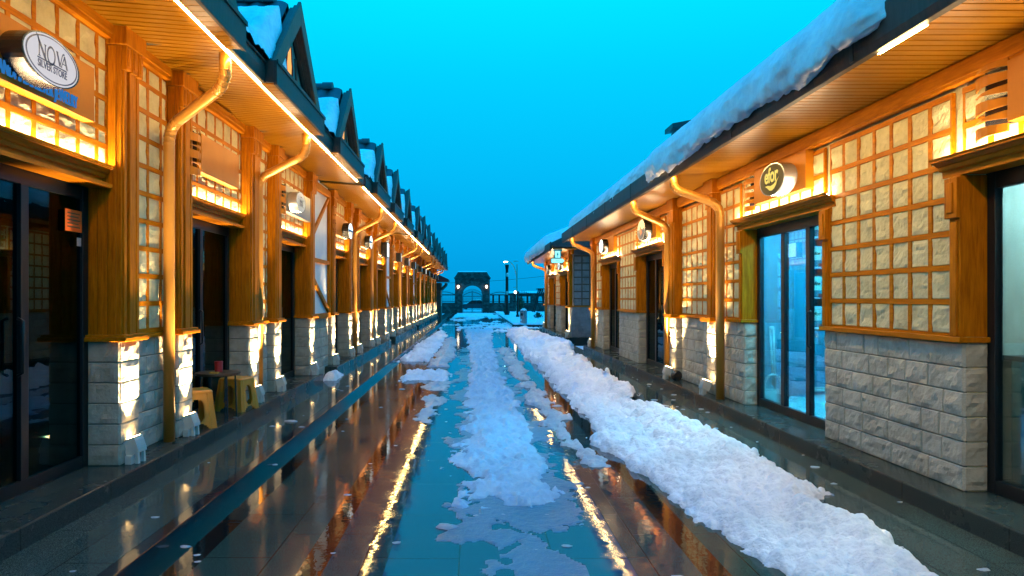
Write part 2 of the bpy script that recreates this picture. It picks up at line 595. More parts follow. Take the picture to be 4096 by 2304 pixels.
def tiles(mt, ml, O, U, N, w, zs, pitch=0.28, strip=0.045, seed=1, n=6, x0=0.0, proud=0.012, edge=True):
    """rough square stone tiles in a timber lattice; zs = strip heights. O's z must be 0"""
    r = random.Random(seed)
    U_, N_, O_ = np.array(U, float), np.array(N, float), np.array(O, float)
    xs = [0.0]
    x = x0 if x0 > 0.06 else x0 + pitch
    while x < w - 0.06:
        xs.append(x)
        x += pitch
    xs.append(w)

    def slab(a, b, z0, z1, p):
        q = []
        for z in (z0, z1):
            for (t, d) in ((a, -0.02), (b, -0.02), (b, p), (a, p)):
                q.append(O_ + U_ * t + N_ * d + np.array((0, 0, z)))
        ml.hexa(q)
    for i in range(len(zs) - 1):
        for a, b in zip(xs[:-1], xs[1:]):
            z0, z1 = zs[i] + strip / 2, zs[i + 1] - strip / 2
            aa, bb = a + (strip / 2), b - (strip / 2)
            if bb - aa < 0.03 or z1 - z0 < 0.03:
                continue
            patch(mt, O_ + U_ * (aa - .004) + np.array((0, 0, z0 - .004)), U, (0, 0, 1), N, bb - aa + .008, z1 - z0 + .008, n, n, 0.022, r.randrange(1000), inset=0.002, margin=0.012, lift=0.004)
    for z in zs:
        slab(0, w, z - strip / 2, z + strip / 2, proud + r.uniform(-.001, .001))
    for x in xs[1:-1] if not edge else xs:
        for i in range(len(zs) - 1):
            aa, bb = max(0, x - strip / 2), min(w, x + strip / 2)
            slab(aa, bb, zs[i] + strip / 2, zs[i + 1] - strip / 2, proud - 0.003)


# ------------------------------------------------------------------ the long left row: five alike buildings
XL = -3.05          # street face of the columns
XW = -3.17          # wall between columns
XD = -3.33          # door plane
COLS = [(0, .38), (2.08, 2.42), (3.26, 3.63), (5.57, 5.98), (6.78, 7.13), (9.06, 9.46)]
BAYS = [(.38, 2.08), (3.63, 5.57), (7.13, 9.06)]
GAB = [1.23, 4.58, 8.10]
ZROWS = [1.40 + 0.264 * i for i in range(10)] + [3.965]


def door(root, xin, y0, y1, sgn, z0=STEP, z1=2.66, glass='glass', panes=3, handle=True):
    """sliding shop door in plane x=xin; sgn = outward x direction (+1 left row, -1 right row)"""
    f = MB()
    t = 0.05

    def bx(a, b, c, d, o=0.0):
        f.box(xin - sgn * 0.06 + sgn * o, xin + sgn * o, a, b, c, d)
    bx(y0 - .04, y0 + 0.07, z0, z1 + .06)
    bx(y1 - 0.07, y1 + .04, z0, z1 + .06)
    bx(y0 + .07, y1 - .07, z1 - 0.10, z1 + .06, -0.003)
    bx(y0 + .07, y1 - .07, z0, z0 + 0.10, -0.003)
    w = (y1 - y0 - 0.14) / panes
    for i in range(1, panes):
        c = y0 + 0.07 + w * i
        bx(c - 0.045, c + 0.045, z0 + .10, z1 - .10, 0.006 if i % 2 else -0.006)
    d = f.build('door', M['alu'], root, bevel=0.004)
    g = MB()
    g.box(xin - sgn * 0.036, xin - sgn * 0.026, y0 + .07, y1 - .07, z0 + .1, z1 - .1)
    g.build('glass', M[glass], d)
    if handle:
        h = MB()
        c = y0 + 0.07 + w * (1 if panes > 2 else 1) - 0.09
        h.tube([(xin + sgn * .01, c, 1.15), (xin + sgn * .05, c, 1.17), (xin + sgn * .05, c, 1.55), (xin + sgn * .01, c, 1.57)], 0.012, 8)
        h.build('handle', M['alu'], d, smooth=True)
    return d


def column(root, y0, y1, near=True):
    c = MB()
    c.box(XL - .02, -3.5, y0 + .012, y1 - .012, CAPZ, 4.075)               # core
    for k in range(3):                                                    # boards on the jamb side
        pass
    w = y1 - y0
    # street face pilaster with mouldings
    c.box(XL - .02, XL + .004, y0 + .012, y1 - .012, CAPZ + .0, 3.93)
    for a, b, p in ((0.10, 0.24, .022), (0.34, 0.66, .03), (0.76, 0.90, .022)):
        c.box(XL + .004, XL + p, y0 + w * a, y0 + w * b, CAPZ + .02, 3.70)
    for a, b in ((0.06, 0.30), (0.36, 0.64), (0.70, 0.94)):               # brackets of the capital
        c.box(XL + .004, XL + .05, y0 + w * a, y0 + w * b, 3.70, 3.91)
        c.box(XL + .05, XL + .06, y0 + w * (a + .05), y0 + w * (b - .05), 3.73, 3.88)
    c.box(XL + .065, -3.5, y0 - .015, y1 + .015, 3.91, 4.085)              # frieze block
    # jamb boards facing the camera and away
    for (s, yy) in ((-1, y0), (1, y1)):
        for a, b in ((-3.30, -3.245), (-3.238, -3.16), (-3.152, -3.085)):
            c.box(a, b, yy - .012 * s, yy + s * .006, CAPZ + .01, 3.90)
    o = c.build('column', M['wood'], root, bevel=0.006)
    s = MB()
    s.mi = 1
    s.box(XL - .008, -3.5, y0 + .008, y1 - .008, STEP - .05, CAPZ - .04)
    s.mi = 0
    sd = int(y0 * 100)
    stonework(s, (XL, y0, 0), (0, 1, 0), (1, 0, 0), w, STEP, CAPZ - .04, seed=sd + 1, single=2)
    stonework(s, (XD, y0, 0), (1, 0, 0), (0, -1, 0), XL - XD, STEP, CAPZ - .04, seed=sd + 2, single=2)
    stonework(s, (XL, y1, 0), (-1, 0, 0), (0, 1, 0), XL - XD, STEP, CAPZ - .04, seed=sd + 3, single=2)
    s.build('stone_base', [M['stone'], M['mortar']], o, smooth=False)
    k = MB()
    k.box(XL + .075, -3.36, y0 - .05, y1 + .05, CAPZ - .04, CAPZ - .002)
    k.box(XL + .055, -3.36, y0 - .035, y1 + .035, CAPZ - .002, CAPZ + .02)
    k.build('cap_ledge', M['wood_h'], o, bevel=0.006)
    return o


def header(root, xw, y0, y1, sgn, zb=2.63, zt=2.81, ext=0.0, led=True):
    """moulded cornice over a door, with the light strip hidden behind its top edge"""
    prof = [(0, zb), (.045, zb), (.05, zb + .05), (.075, zb + .055), (.08, zb + .085), (.10, zb + .09), (.125, zb + .125), (.15, zb + .135), (.155, zt - .012),
            (.142, zt - .012), (.142, zt - .04), (-0.12, zt - .04), (-0.12, zb)]
    h = MB()
    h.prism([(xw + sgn * a, z) for a, z in prof], 'y', y0 - ext, y1 + ext)
    o = h.build('door_header', M['wood_h'], root)
    if led:
        l = MB()
        l.box(xw + sgn * .095, xw + sgn * .132, y0 - ext + .03, y1 + ext - .03, zt - .038, zt - .022)
        l.build('light_strip', M['led_h'], o)
    return o


def barrel_slope(mb, c, y_foot, y_ridge, z_foot, z_ridge, x0, x1, pitch=0.23, amp=0.045):
    n = int(abs(x1 - x0) / pitch * 8)
    xs = np.linspace(x0, x1, n)
    ts = np.linspace(0, 1, 7)
    X, T = np.meshgrid(xs, ts, indexing='ij')
    wv = np.abs(np.sin((X - x0) / pitch * math.pi)) ** 0.7 * amp
    course = (T * 3.0 % 1.0) * -0.018
    Y = y_foot + (y_ridge - y_foot) * T
    Z = z_foot + (z_ridge - z_foot) * T
    L = math.hypot(y_ridge - y_foot, z_ridge - z_foot)
    ny, nz = -(z_ridge - z_foot) / L * np.sign(y_ridge - y_foot), abs(y_ridge - y_foot) / L
    d = wv + course
    mb.grid(np.stack([X, Y + ny * d, Z + nz * d], -1))


ZE, ZA = 4.21, 5.34       # gutter top, gable apex
GH = 1.15                 # half width of a gable at its foot


def gable(root, c):
    g = MB()
    sl = (ZA - ZE) / GH
    for s in (-1, 1):                                                      # stepped rake boards
        for dx0, dx1, up, th in ((-2.10, -2.14, .0, .20), (-2.14, -2.19, -.04, .17), (-2.19, -2.24, -.07, .15)):
            zf, za = ZE + up + .02, ZA + up
            q = [(c + s * GH, zf - .0), (c, za), (c, za - th * 1.45), (c + s * (GH - th * 1.25), zf)]
            if s < 0:
                q = q[::-1]
            g.prism(q, 'x', dx0, dx1)
    o = g.build('gable', M['rake'], root, bevel=0.006)
    # slopes
    t = MB()
    for s in (-1, 1):
        barrel_slope(t, c, c + s * (GH + .10), c, ZE - .06, ZA - .03, -2.26, -5.6)
        t.hexa([(-2.30, c + s * (GH + .10), ZE - .16), (-5.6, c + s * (GH + .10), ZE - .16), (-5.6, c, ZA - .13), (-2.30, c, ZA - .13),
                (-2.30, c + s * (GH + .10), ZE - .07), (-5.6, c + s * (GH + .10), ZE - .07), (-5.6, c, ZA - .04), (-2.30, c, ZA - .04)])
    t.build('dormer_roof', M['rooftile'], o, smooth=False)
    r = MB()
    x = -2.42
    while x > -5.4:
        ring = [(c + math.cos(a) * .10, ZA + .0 + math.sin(a) * .10) for a in np.linspace(-.35, math.pi + .35, 11)]
        ring2 = [(c + math.cos(a) * .082, ZA + .0 + math.sin(a) * .082) for a in np.linspace(-.35, math.pi + .35, 11)]
        r.prism(ring, 'x', x, x - .17)
        r.prism(ring2, 'x', x - .17, x - .36)
        x -= .36
    r.build('ridge_cap', M['rooftile'], o, smooth=False)
    w = MB()
    zb = ZE + .02
    w.mi = 0
    w.prism([(c - .86, zb), (c + .86, zb), (c, zb + .84)], 'x', -2.255, -2.29)
    w.mi = 1                                                                # frames
    for s in (-1, 1):
        w.prism([(c + s * .40, zb + .03), (c + s * .33, zb + .5), (c + s * .26, zb + .5), (c + s * .33, zb + .03)], 'x', -2.235, -2.2545)
    w.box(-2.235, -2.2545, c - .40, c + .40, zb + .0, zb + .03)
    w.mi = 2                                                                # the tall pointed light in the middle
    pts = []
    for a in np.linspace(0, 2 * math.pi, 22)[:-1]:
        yy, zz = math.sin(a) * .17, -math.cos(a) * .31
        pts.append((c + yy * (1 - .25 * (zz > 0)), zb + .36 + zz))
    w.prism(pts, 'x', -2.24, -2.2545)
    w.mi = 3
    pts2 = [(c + (y - c) * .55 - .02, zb + .36 + (z - zb - .36) * .8) for y, z in pts]
    w.prism(pts2, 'x', -2.236, -2.2395)
    w.build('window', [M['stained_teal'], M['rake'], M['stained_red'], M['stained_amber']], o)
    return o


M['stained_teal'] = mat('stained_glass_teal', (0.16, 0.46, 0.42), (0.10, 0.36, 0.36), rough=0.12, scale=3)
M['stained_red'] = mat('stained_glass_red', (0.48, 0.045, 0.02), rough=0.12)
M['stained_amber'] = emit('stained_glass_lit_amber', (1.0, 0.42, 0.12), 1.3)


def pipe(root, pts, r=0.055, rings=True, name='downpipe'):
    """rain pipe with segmented elbows along pts"""
    P = [Vector(p) for p in pts]
    path = [P[0]]
    for a, b, c in zip(P[:-2], P[1:-1], P[2:]):
        d1, d2 = (a - b).normalized(), (c - b).normalized()
        L = min(0.16, (a - b).length * .45, (c - b).length * .45)
        p0, p2 = b + d1 * L, b + d2 * L
        for t in np.linspace(0, 1, 6):
            path.append(p0 * (1 - t) ** 2 + b * 2 * t * (1 - t) + p2 * t * t)
    path.append(P[-1])
    m = MB()
    m.tube(path, r, 14)
    if rings:
        for i in range(1, len(path) - 1):
            t = (path[i + 1] - path[i - 1]).normalized()
            m.tube([path[i] - t * .008, path[i] + t * .008], r * 1.06, 14)
    o = m.build(name, M['pipe'], root, smooth=True)
    for p in o.data.polygons:
        if len(p.vertices) > 4: p.use_smooth = False
    return o


def left_building():
    root = empty('shop_building', (0, 0, 0), 'x', 'building', 'alike shop buildings of the left row')
    for a, b in COLS:
        column(root, a, b)
    # narrow walls between paired columns
    for a, b in ((2.42, 3.26), (5.98, 6.78)):
        t, l = MB(), MB()
        tiles(t, l, (XW, a, 0), (0, 1, 0), (1, 0, 0), b - a, ZROWS, seed=int(a * 10), x0=0.14)
        t.box(XW - .03, XW - .4, a - .02, b + .02, STEP - .05, 4.08)
        w = t.build('wall', M['tile'], root)
        l.build('lattice', M['wood_h'], w)
        s = MB()
        s.mi = 1
        s.box(XW - .006, XW - .028, a, b, STEP - .04, CAPZ - .045)
        s.mi = 0
        stonework(s, (XW, a, 0), (0, 1, 0), (1, 0, 0), b - a, STEP, CAPZ - .045, seed=int(a * 37), full=.5)
        s.build('stone_base', [M['stone'], M['mortar']], w)
        k = MB()
        k.box(XW + .05, XW - .02, a + .051, b - .051, CAPZ - .045, CAPZ - .005)
        k.build('cap_ledge', M['wood_h'], w, bevel=0.005)
    for i, (a, b) in enumerate(BAYS):
        door(root, XD, a, b, 1, panes=2)
        header(root, -3.245, a + .013, b - .013, 1, zb=2.70, zt=2.865)
        t, l = MB(), MB()
        tiles(t, l, (XW, a, 0), (0, 1, 0), (1, 0, 0), b - a, [2.84, 3.02, 3.165, 3.43, 3.69, 3.965], seed=50 + i, x0=0.14)
        t.box(XW - .03, XW - .35, a, b, 2.72, 4.08)
        u = t.build('upper_wall', M['tile'], root)
        l.build('lattice', M['wood_h'], u)
        # brown wooden roller box look over the glass, seen at the inner head of the opening
        k = MB()
        k.box(XD + .02, XW + .06, a + .002, b - .002, 2.665, 2.698)
        k.build('door_soffit', M['wood_h'], root)
    c = MB()
    for (a0, a1) in ((.395, 2.065), (2.435, 3.245), (3.645, 5.555), (5.995, 6.765), (7.145, 9.045)):
        c.box(XW + .06, XW - .03, a0, a1, 3.95, 4.085)
        c.box(XW + .075, XW + .06, a0, a1, 3.99, 4.082)
    c.build('cornice', M['wood_h'], root, bevel=0.005)
    # soffit boards falling slightly to the outside
    s = MB()
    y = -.80
    while y < 9.95:
        w = 0.098
        s.hexa([(-3.30, y, 4.085), (-2.24, y, 4.0), (-2.24, y + w - .017, 4.0), (-3.30, y + w - .017, 4.085),
                (-3.30, y, 4.105), (-2.24, y, 4.02), (-2.24, y + w - .017, 4.02), (-3.30, y + w - .017, 4.105)])
        y += w
    for c0 in GAB:                                                         # soffit of the gable bays standing out
        y = c0 - GH
        while y < c0 + GH - .05:
            s.box(-2.238, -2.10, y, y + .095, 3.975, 3.99)
            y += .105
    s.mi = 1
    s.hexa([(-3.30, -.8, 4.145), (-2.24, -.8, 4.06), (-2.24, 9.95, 4.06), (-3.30, 9.95, 4.145), (-3.30, -.8, 4.16), (-2.24, -.8, 4.08), (-2.24, 9.95, 4.08), (-3.30, 9.95, 4.16)])
    s.build('soffit', [M['soffit'], M['rake']], root)
    g = MB()
    prof = [(-2.24, 3.985), (-2.195, 3.985), (-2.185, 4.10), (-2.20, 4.21), (-2.225, 4.21), (-2.215, 4.05), (-2.24, 4.05)]
    ys = [-.82] + sum([[c0 - GH, c0 + GH] for c0 in GAB], []) + [9.97]
    for a, b in zip(ys[0::2], ys[1::2]):
        if b - a > .05:
            g.prism(prof, 'y', a, b)
            g.tube([(-2.19, a, 4.205), (-2.19, b, 4.205)], .016, 8)
    for c0 in GAB:
        g.box(-2.10, -2.065, c0 - GH - .03, c0 + GH + .03, 3.965, 4.225)
        g.box(-2.064, -2.05, c0 - GH - .035, c0 + GH + .035, 4.19, 4.235)
        for s_ in (-1, 1):
            g.box(-2.10, -2.24, c0 + s_ * (GH - .005), c0 + s_ * (GH + .03), 3.99, 4.225)
    g.build('gutter', M['fascia'], root, bevel=0.004)
    l = MB()
    l.box(-2.268, -2.244, -.72, 9.62, 3.977, 3.991)
    l.build('light_strip', M['led'], root)
    r = MB()
    r.prism([(-2.22, 4.14), (-6.4, 6.2), (-6.4, 6.1), (-2.22, 4.06)], 'y', -.80, 9.95)
    r.prism([(-6.4, 6.2), (-10.6, 4.14), (-10.6, 4.06), (-6.4, 6.1)], 'y', -.80, 9.95)
    r.build('roof', M['rooftile'], root)
    for c0 in GAB:
        gable(root, c0)
    for (yo, yv) in ((2.61, 3.10), (5.80, 6.07)):
        pipe(root, [(-2.33, yo, 4.02), (-2.33, yo, 3.72), (-3.07, yv, 3.44), (-3.07, yv, STEP)])
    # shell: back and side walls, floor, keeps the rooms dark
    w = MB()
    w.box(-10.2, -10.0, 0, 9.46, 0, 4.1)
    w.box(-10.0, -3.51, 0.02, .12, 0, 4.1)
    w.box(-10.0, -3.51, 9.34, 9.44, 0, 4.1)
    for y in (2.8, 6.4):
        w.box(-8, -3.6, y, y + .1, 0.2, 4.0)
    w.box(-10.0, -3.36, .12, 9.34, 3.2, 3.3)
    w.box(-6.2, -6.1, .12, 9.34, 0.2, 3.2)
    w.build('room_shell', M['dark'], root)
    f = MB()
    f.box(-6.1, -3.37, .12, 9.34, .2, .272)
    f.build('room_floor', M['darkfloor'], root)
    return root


ORD = ['nearest', 'second', 'third', 'fourth', 'farthest']
proto = left_building()
LROOT = []
for k, b in enumerate(LB):
    o = proto if k == 0 else copy_tree(proto)
    o.location = (0, b, 0)
    o['label'] = ['gabled timber and stone shop building with the silver store sign, nearest of the left row',
                  'second gabled shop building of the left row, behind the first gap with white panel',
                  'third gabled shop building of the left row, midway down the lane',
                  'fourth gabled shop building of the left row, towards the arched gate',
                  'last gabled shop building of the left row, beside the dark kiosk at the far end'][k]
    if k >= 3:                                                             # the eave strips of the last two buildings are not lit
        for ch in o.children:
            if ch.name.startswith('light_strip'):
                ch.data = ch.data.copy()
                ch.data.materials[0] = M['palegrey0']
            if ch.name.startswith('door_header'):
                for c2 in ch.children:
                    c2.data = c2.data.copy()
                    c2.data.materials[0] = M['led_dim']
    LROOT.append(o)

# infill wall between two buildings: white panel with timber bracing on a dark stone base
def infill(y0, y1, label, parent=None):
    r = empty('infill_wall', (0, y0, 0), label, 'wall', 'white infill walls between left buildings')
    L = y1 - y0
    p = MB()
    p.box(-3.13, -3.2, 0.0, L, 1.36, 4.1)
    p.build('panel', M['plaster'], r)
    t = MB()
    t.box(-3.06, -3.129, 0.0, L, 1.30, 1.40)
    t.box(-3.06, -3.129, 0.0, L, 3.86, 4.0)
    t.box(-3.075, -3.129, 0.07, L - .10, 2.42, 2.50)
    t.box(-3.068, -3.129, 0, .07, 1.4, 3.86)
    t.box(-3.068, -3.129, L - .10, L, 1.4, 3.86)
    for (ya, za, yb, zb) in ((.07, 2.95, L - .10, 3.86), (.07, 2.10, L - .10, 1.40)):
        t.prism([(ya, za - .06), (yb, zb - .06 if zb > za else zb), (yb, zb if zb > za else zb + .10), (ya, za + .05)], 'x', -3.08, -3.128)
    t.build('timber_brace', M['wood'], r)
    s = MB()
    s.mi = 1
    s.box(-3.135, -3.2, 0, L, -.1, 1.30)
    s.mi = 0
    stonework(s, (-3.13, 0, 0), (0, 1, 0), (1, 0, 0), L, 0.1, 1.30, seed=int(y0 * 10), full=.55)
    s.build('stone_base', [M['stone'], M['mortar']], r)
    return r


for k in range(4):
    infill(LB[k] + 9.47, LB[k + 1] - .01, ['white infill panel with dark braces after the first left building, above a snow lump',
                                        'white infill panel with dark braces after the second left building',
                                        'narrow looking white infill panel after the third left building',
                                        'barely visible infill panel before the last left building'][k])

# the dark kiosk at the end of the row
kr = empty('kiosk', (0, 59.6, 0), 'dark timber kiosk with carved eave brackets at the far end of the left row', 'kiosk')
m = MB()
m.box(-5.5, -2.75, 0, 2.6, 0, 3.0)
m.build('wall', M['rake'], kr)
m = MB()
m.prism([(-2.1, 3.1), (-2.1, 3.3), (-4.2, 4.3), (-6.2, 3.3), (-6.2, 3.1)], 'y', -.4, 3.0)
m.build('roof', M['roofdark'], kr)
m = MB()
for y in (-.1, .6, 1.3, 2.0):
    m.tube([(-2.3, y, 2.98), (-2.35, y, 2.8), (-2.74, y, 2.4)], .09, 8)
m.build('bracket', M['rake'], kr)
m = MB()
m.box(-2.749, -2.70, -.03, .12, 1.9, 2.35)
m.box(-2.749, -2.72, .3, 1.0, 1.0, 1.8)
m.build('notice_board', M['white'], kr)

# the row goes on behind the camera: its lights and mass are part of what the lane reflects
o = copy_tree(proto)
o.location = (0, LB[0] - 11.1, 0)
o['label'] = 'gabled shop building of the left row, just outside the left edge'
infill(LB[0] - 1.63, LB[0] - .01, 'white infill panel just outside the left edge, before the silver store')

# ------------------------------------------------------------------ the right row: two lower buildings
XR = 3.675
XRD = 3.855
XRC = 3.60
RZ = [1.425 + 0.263 * i for i in range(8)]
SOF = 3.49


def right_wall(root, y0, y1, seed, trims=(0, 0), x=XR, pitch=0.28, n=6):
    """tiled wall over stone base between two openings; trims: 1 = that end is a door jamb"""
    t, l = MB(), MB()
    a, b = y0 + (.115 if trims[0] else 0), y1 - (.115 if trims[1] else 0)
    w = b - a
    nx = max(1, round(w / pitch))
    tiles(t, l, (x, b, 0), (0, -1, 0), (-1, 0, 0), w, RZ, seed=seed, pitch=w / nx, x0=0.0, n=n)
    t.box(x + .03, x + .17, y0 + .006, y1 - .006, STEP - .05, SOF)
    o = t.build('wall', M['tile'], root)
    l.build('lattice', M['wood_h'], o)
    s = MB()
    s.mi = 1
    s.box(x + .006, x + .028, y0 + .006, y1 - .006, STEP - .04, CAPZ)
    s.mi = 0
    stonework(s, (x, y1, 0), (0, -1, 0), (-1, 0, 0), y1 - y0, STEP, CAPZ, seed=seed * 3 + 1, full=.46)
    for k, (yy, nn) in enumerate(((y0, -1), (y1, 1))):
        if trims[k]:
            s.mi = 1
            s.box(x + .01, XRD + .1, yy + (.008 if nn < 0 else -.03), yy + (.03 if nn < 0 else -.008), STEP - .04, CAPZ)
            s.mi = 0
            if nn < 0:
                stonework(s, (x, yy, 0), (1, 0, 0), (0, -1, 0), XRD - x, STEP, CAPZ, seed=seed + 5, single=1)
            else:
                stonework(s, (XRD, yy, 0), (-1, 0, 0), (0, 1, 0), XRD - x, STEP, CAPZ, seed=seed + 6, single=1)
    s.build('stone_base', [M['stone'], M['mortar']], o)
    k = MB()
    k.box(x - .055, x + .02, y0 + (-.03 if trims[0] else 0), y1 + (.03 if trims[1] else 0), CAPZ + .002, CAPZ + .045)
    for q, yy, s_ in ((0, y0, -1), (1, y1, 1)):
        if trims[q]:
            k.box(x + .021, XRD - .0, yy + (.0), yy + s_ * .03, CAPZ + .002, CAPZ + .045)
    k.build('cap_ledge', M['wood_h'], o, bevel=0.006)
    for q, yy, s_ in ((0, y0, 1), (1, y1, -1)):
        if trims[q]:
            j = MB()
            j.box(x - .03, XRD - .002, yy, yy + s_ * .118, CAPZ + .046, 2.64)
            j.box(x - .045, x - .03, yy + s_ * .02, yy + s_ * .09, CAPZ + .05, 2.30)
            j.box(x - .065, x - .03, yy - s_ * .012, yy + s_ * .125, 2.32, 2.625)
            j.box(x - .075, x - .065, yy + s_ * .025, yy + s_ * .09, 2.36, 2.59)
            j.build('door_jamb', M['wood'], o, bevel=0.006)
    return o


def right_column(root, y0, y1, x=XRC):
    c = MB()
    w = y1 - y0
    c.box(x + .015, XR + .2, y0 + .01, y1 - .01, CAPZ, SOF)
    c.box(x + .015, x - .005, y0 + .01, y1 - .01, CAPZ, 3.36)
    for a, b, p in ((0.08, 0.24, .02), (0.34, 0.66, .03), (0.76, 0.92, .02)):
        c.box(x - .005, x - p, y0 + w * a, y0 + w * b, CAPZ + .02, 3.06)
    for a, b in ((0.05, 0.30), (0.36, 0.64), (0.70, 0.95)):
        c.box(x - .005, x - .045, y0 + w * a, y0 + w * b, 3.06, 3.28)
    c.box(x - .06, XR + .2, y0 - .015, y1 + .015, 3.28, SOF - .002)
    o = c.build('column', M['wood'], root, bevel=0.006)
    s = MB()
    s.mi = 1
    s.box(x + .006, XR + .1, y0 + .008, y1 - .008, STEP - .05, CAPZ - .02)
    s.mi = 0
    sd = int(y0 * 10)
    stonework(s, (x, y1, 0), (0, -1, 0), (-1, 0, 0), w, STEP, CAPZ - .02, seed=sd, single=2)
    stonework(s, (x, y0, 0), (1, 0, 0), (0, -1, 0), XR - x + .05, STEP, CAPZ - .02, seed=sd + 1, single=2)
    s.build('stone_base', [M['stone'], M['mortar']], o)
    k = MB()
    k.box(x - .10, XR + .1, y0 - .04, y1 + .04, CAPZ - .02, CAPZ + .045)
    k.build('cap_ledge', M['wood_h'], o, bevel=0.006)
    return o


def right_bay(root, y0, y1, glass, upper=True, panes=3, seed=3):
    door(root, XRD, y0, y1, -1, z1=2.63, glass=glass, panes=panes)
    header(root, XR + .035, y0 - .05, y1 + .05, -1, zb=2.645, zt=2.80, ext=0.17)
    t, l = MB(), MB()
    w = y1 - y0
    tiles(t, l, (XR, y1, 0), (0, -1, 0), (-1, 0, 0), w, RZ[5:], seed=seed, pitch=w / round(w / .28), x0=0)
    t.box(XR + .03, XR + .17, y0 + .006, y1 - .006, 2.65, SOF)
    o = t.build('upper_wall', M['tile'], root)
    l.build('lattice', M['wood_h'], o)


def right_roof(root, y0, y1, led):
    s = MB()
    y = y0
    while y < y1 - .05:
        s.box(2.87, XR + .12, y, y + .084, SOF, SOF + .02)
        y += .10
    s.mi = 1
    s.box(2.87, XR + .12, y0, y1, SOF + .06, SOF + .075)
    s.build('soffit', [M['soffit'], M['rake']], root)
    g = MB()
    g.prism([(2.86, 3.44), (2.80, 3.44), (2.785, 3.50), (2.785, 3.72), (2.80, 3.745), (2.835, 3.745), (2.84, 3.52), (2.86, 3.52)], 'y', y0, y1)
    y = y0 + .9
    while y < y1:
        g.box(2.778, 2.79, y, y + .05, 3.45, 3.735)
        y += 2.4
    g.build('gutter', M['fascia'], root, bevel=0.004)
    r = MB()
    r.prism([(2.80, 3.70), (7.6, 5.95), (7.6, 5.85), (2.80, 3.60)], 'y', y0 - .02, y1 + .02)
    r.prism([(7.6, 5.95), (12.4, 3.7), (12.4, 3.6), (7.6, 5.85)], 'y', y0 - .02, y1 + .02)
    for yy in (y0, y1 - .03):
        r.prism([(2.90, 3.55), (2.90, 3.66), (7.6, 5.86), (12.3, 3.66), (12.3, 3.55)], 'y', yy, yy + .03)
    r.build('roof', M['rooftile'], root)
    c = MB()
    c.box(XR - .045, XR + .02, y0 + .3, y1 - .3, 3.325, SOF - .004)
    c.box(XR - .06, XR - .045, y0 + .3, y1 - .3, 3.35, SOF - .02)
    c.build('cornice', M['wood_h'], root, bevel=0.005)
    l = MB()
    for a, b, x, z in led:
        l.box(x, x + (.03 if z > 3.45 else .013), a, b, z, z + .003)
    l.build('light_strip', M['led_r'], root)


ra = empty('shop_building', (0, 0, 0), 'long low stone and timber shop building on the right with thick snow on its eave', 'building')
right_bay(ra, 3.0, 5.217, 'glass_clear', seed=71)
right_wall(ra, 1.0, 3.0, 8, (0, 1))
right_wall(ra, 5.217, 7.27, 11, (1, 1), n=9)
right_bay(ra, 7.27, 9.44, 'glass_clear', seed=72)
right_wall(ra, 9.44, 10.335, 12, (1, 0))
right_column(ra, 10.34, 10.71)
right_wall(ra, 10.715, 12.385, 13, (0, 0), x=3.72)
right_column(ra, 12.39, 12.74)
right_wall(ra, 12.745, 13.3, 14, (0, 1))
right_bay(ra, 13.3, 15.49, 'glass', seed=73)
right_wall(ra, 15.49, 17.5, 15, (1, 1))
right_bay(ra, 17.5, 19.65, 'glass', seed=74)
right_wall(ra, 19.65, 20.7, 16, (1, 0))
right_column(ra, 20.7, 21.08)
right_roof(ra, -3, 21.9, [(4.36, 4.88, 2.835, 3.424), (4.95, 21.85, 2.862, 3.480), (-2, 4.3, 2.862, 3.480)])
pipe(ra, [(2.92, 10.12, SOF), (2.92, 10.12, 3.30), (3.54, 9.98, 3.05), (3.54, 9.98, STEP)], .062)
pipe(ra, [(2.92, 12.66, SOF), (2.92, 12.66, 3.30), (3.58, 12.84, 3.05), (3.58, 12.84, STEP)], .058)
pipe(ra, [(2.92, 20.45, SOF), (2.92, 20.45, 3.30), (3.52, 20.45, 3.05), (3.52, 20.45, STEP)], .062)
m = MB()
m.box(12.2, 12.4, -3, 21.1, 0, 3.6)
m.box(3.9, 12.2, 21.0, 21.1, 0, 3.6)
m.box(3.9, 12.2, 12.9, 13.0, 0, 3.5)
m.box(3.9, 12.2, 16.4, 16.5, 0, 3.5)
m.box(3.87, 12.2, 12.9, 21.0, 3.2, 3.3)
m.box(6.6, 6.7, 13.0, 21.0, 0.1, 3.2)
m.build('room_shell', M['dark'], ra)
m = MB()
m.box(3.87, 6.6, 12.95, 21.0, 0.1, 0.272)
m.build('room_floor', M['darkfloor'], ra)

# lit tea shop room behind the second door, and the room behind the near door
M['teal'] = mat('blue_grooved_panel', (0.05, 0.22, 0.30), (0.06, 0.25, 0.33), rough=0.4, scale=3)
M['shopfloor'] = mat('pale_shop_floor', (0.55, 0.62, 0.64), rough=0.3)
M['palewood'] = mat('pale_wood_panel', (0.50, 0.47, 0.40), (0.68, 0.66, 0.58), rough=0.5, scale=2.2, stretch=(4, 4, .8), detail=7)
m = MB()
y = 3.87
while y < 4.86:
    m.box(y, y + .085, 10.20, 10.24, .272, 3.0)
    y += .09
m.box(4.85, 6.9, 10.75, 10.80, .272, 3.0)
m.box(6.9, 7.0, 6.3, 10.8, .272, 3.0)
m.box(3.87, 7.0, 10.80, 10.90, 0.2, 3.1)
m.box(3.87, 7.0, 6.2, 6.3, .272, 3.0)
m.build('room_wall', M['teal'], ra)
m = MB()
m.box(3.87, 6.9, 6.3, 10.75, 0.15, 0.274)
m.build('room_floor', M['shopfloor'], ra)
m = MB()
m.box(3.87, 7.0, 6.2, 10.9, 3.0, 3.1)
m.build('room_ceiling', M['plaster'], ra)
M['shoplight'] = emit('cool_shop_light', (0.03, 0.62, 1.0), 430)
lamp = empty('ceiling_light', (4.7, 8.4, 2.98), 'cool blue strip light inside the lit tea shop on the right', 'ceiling light')
m = MB()
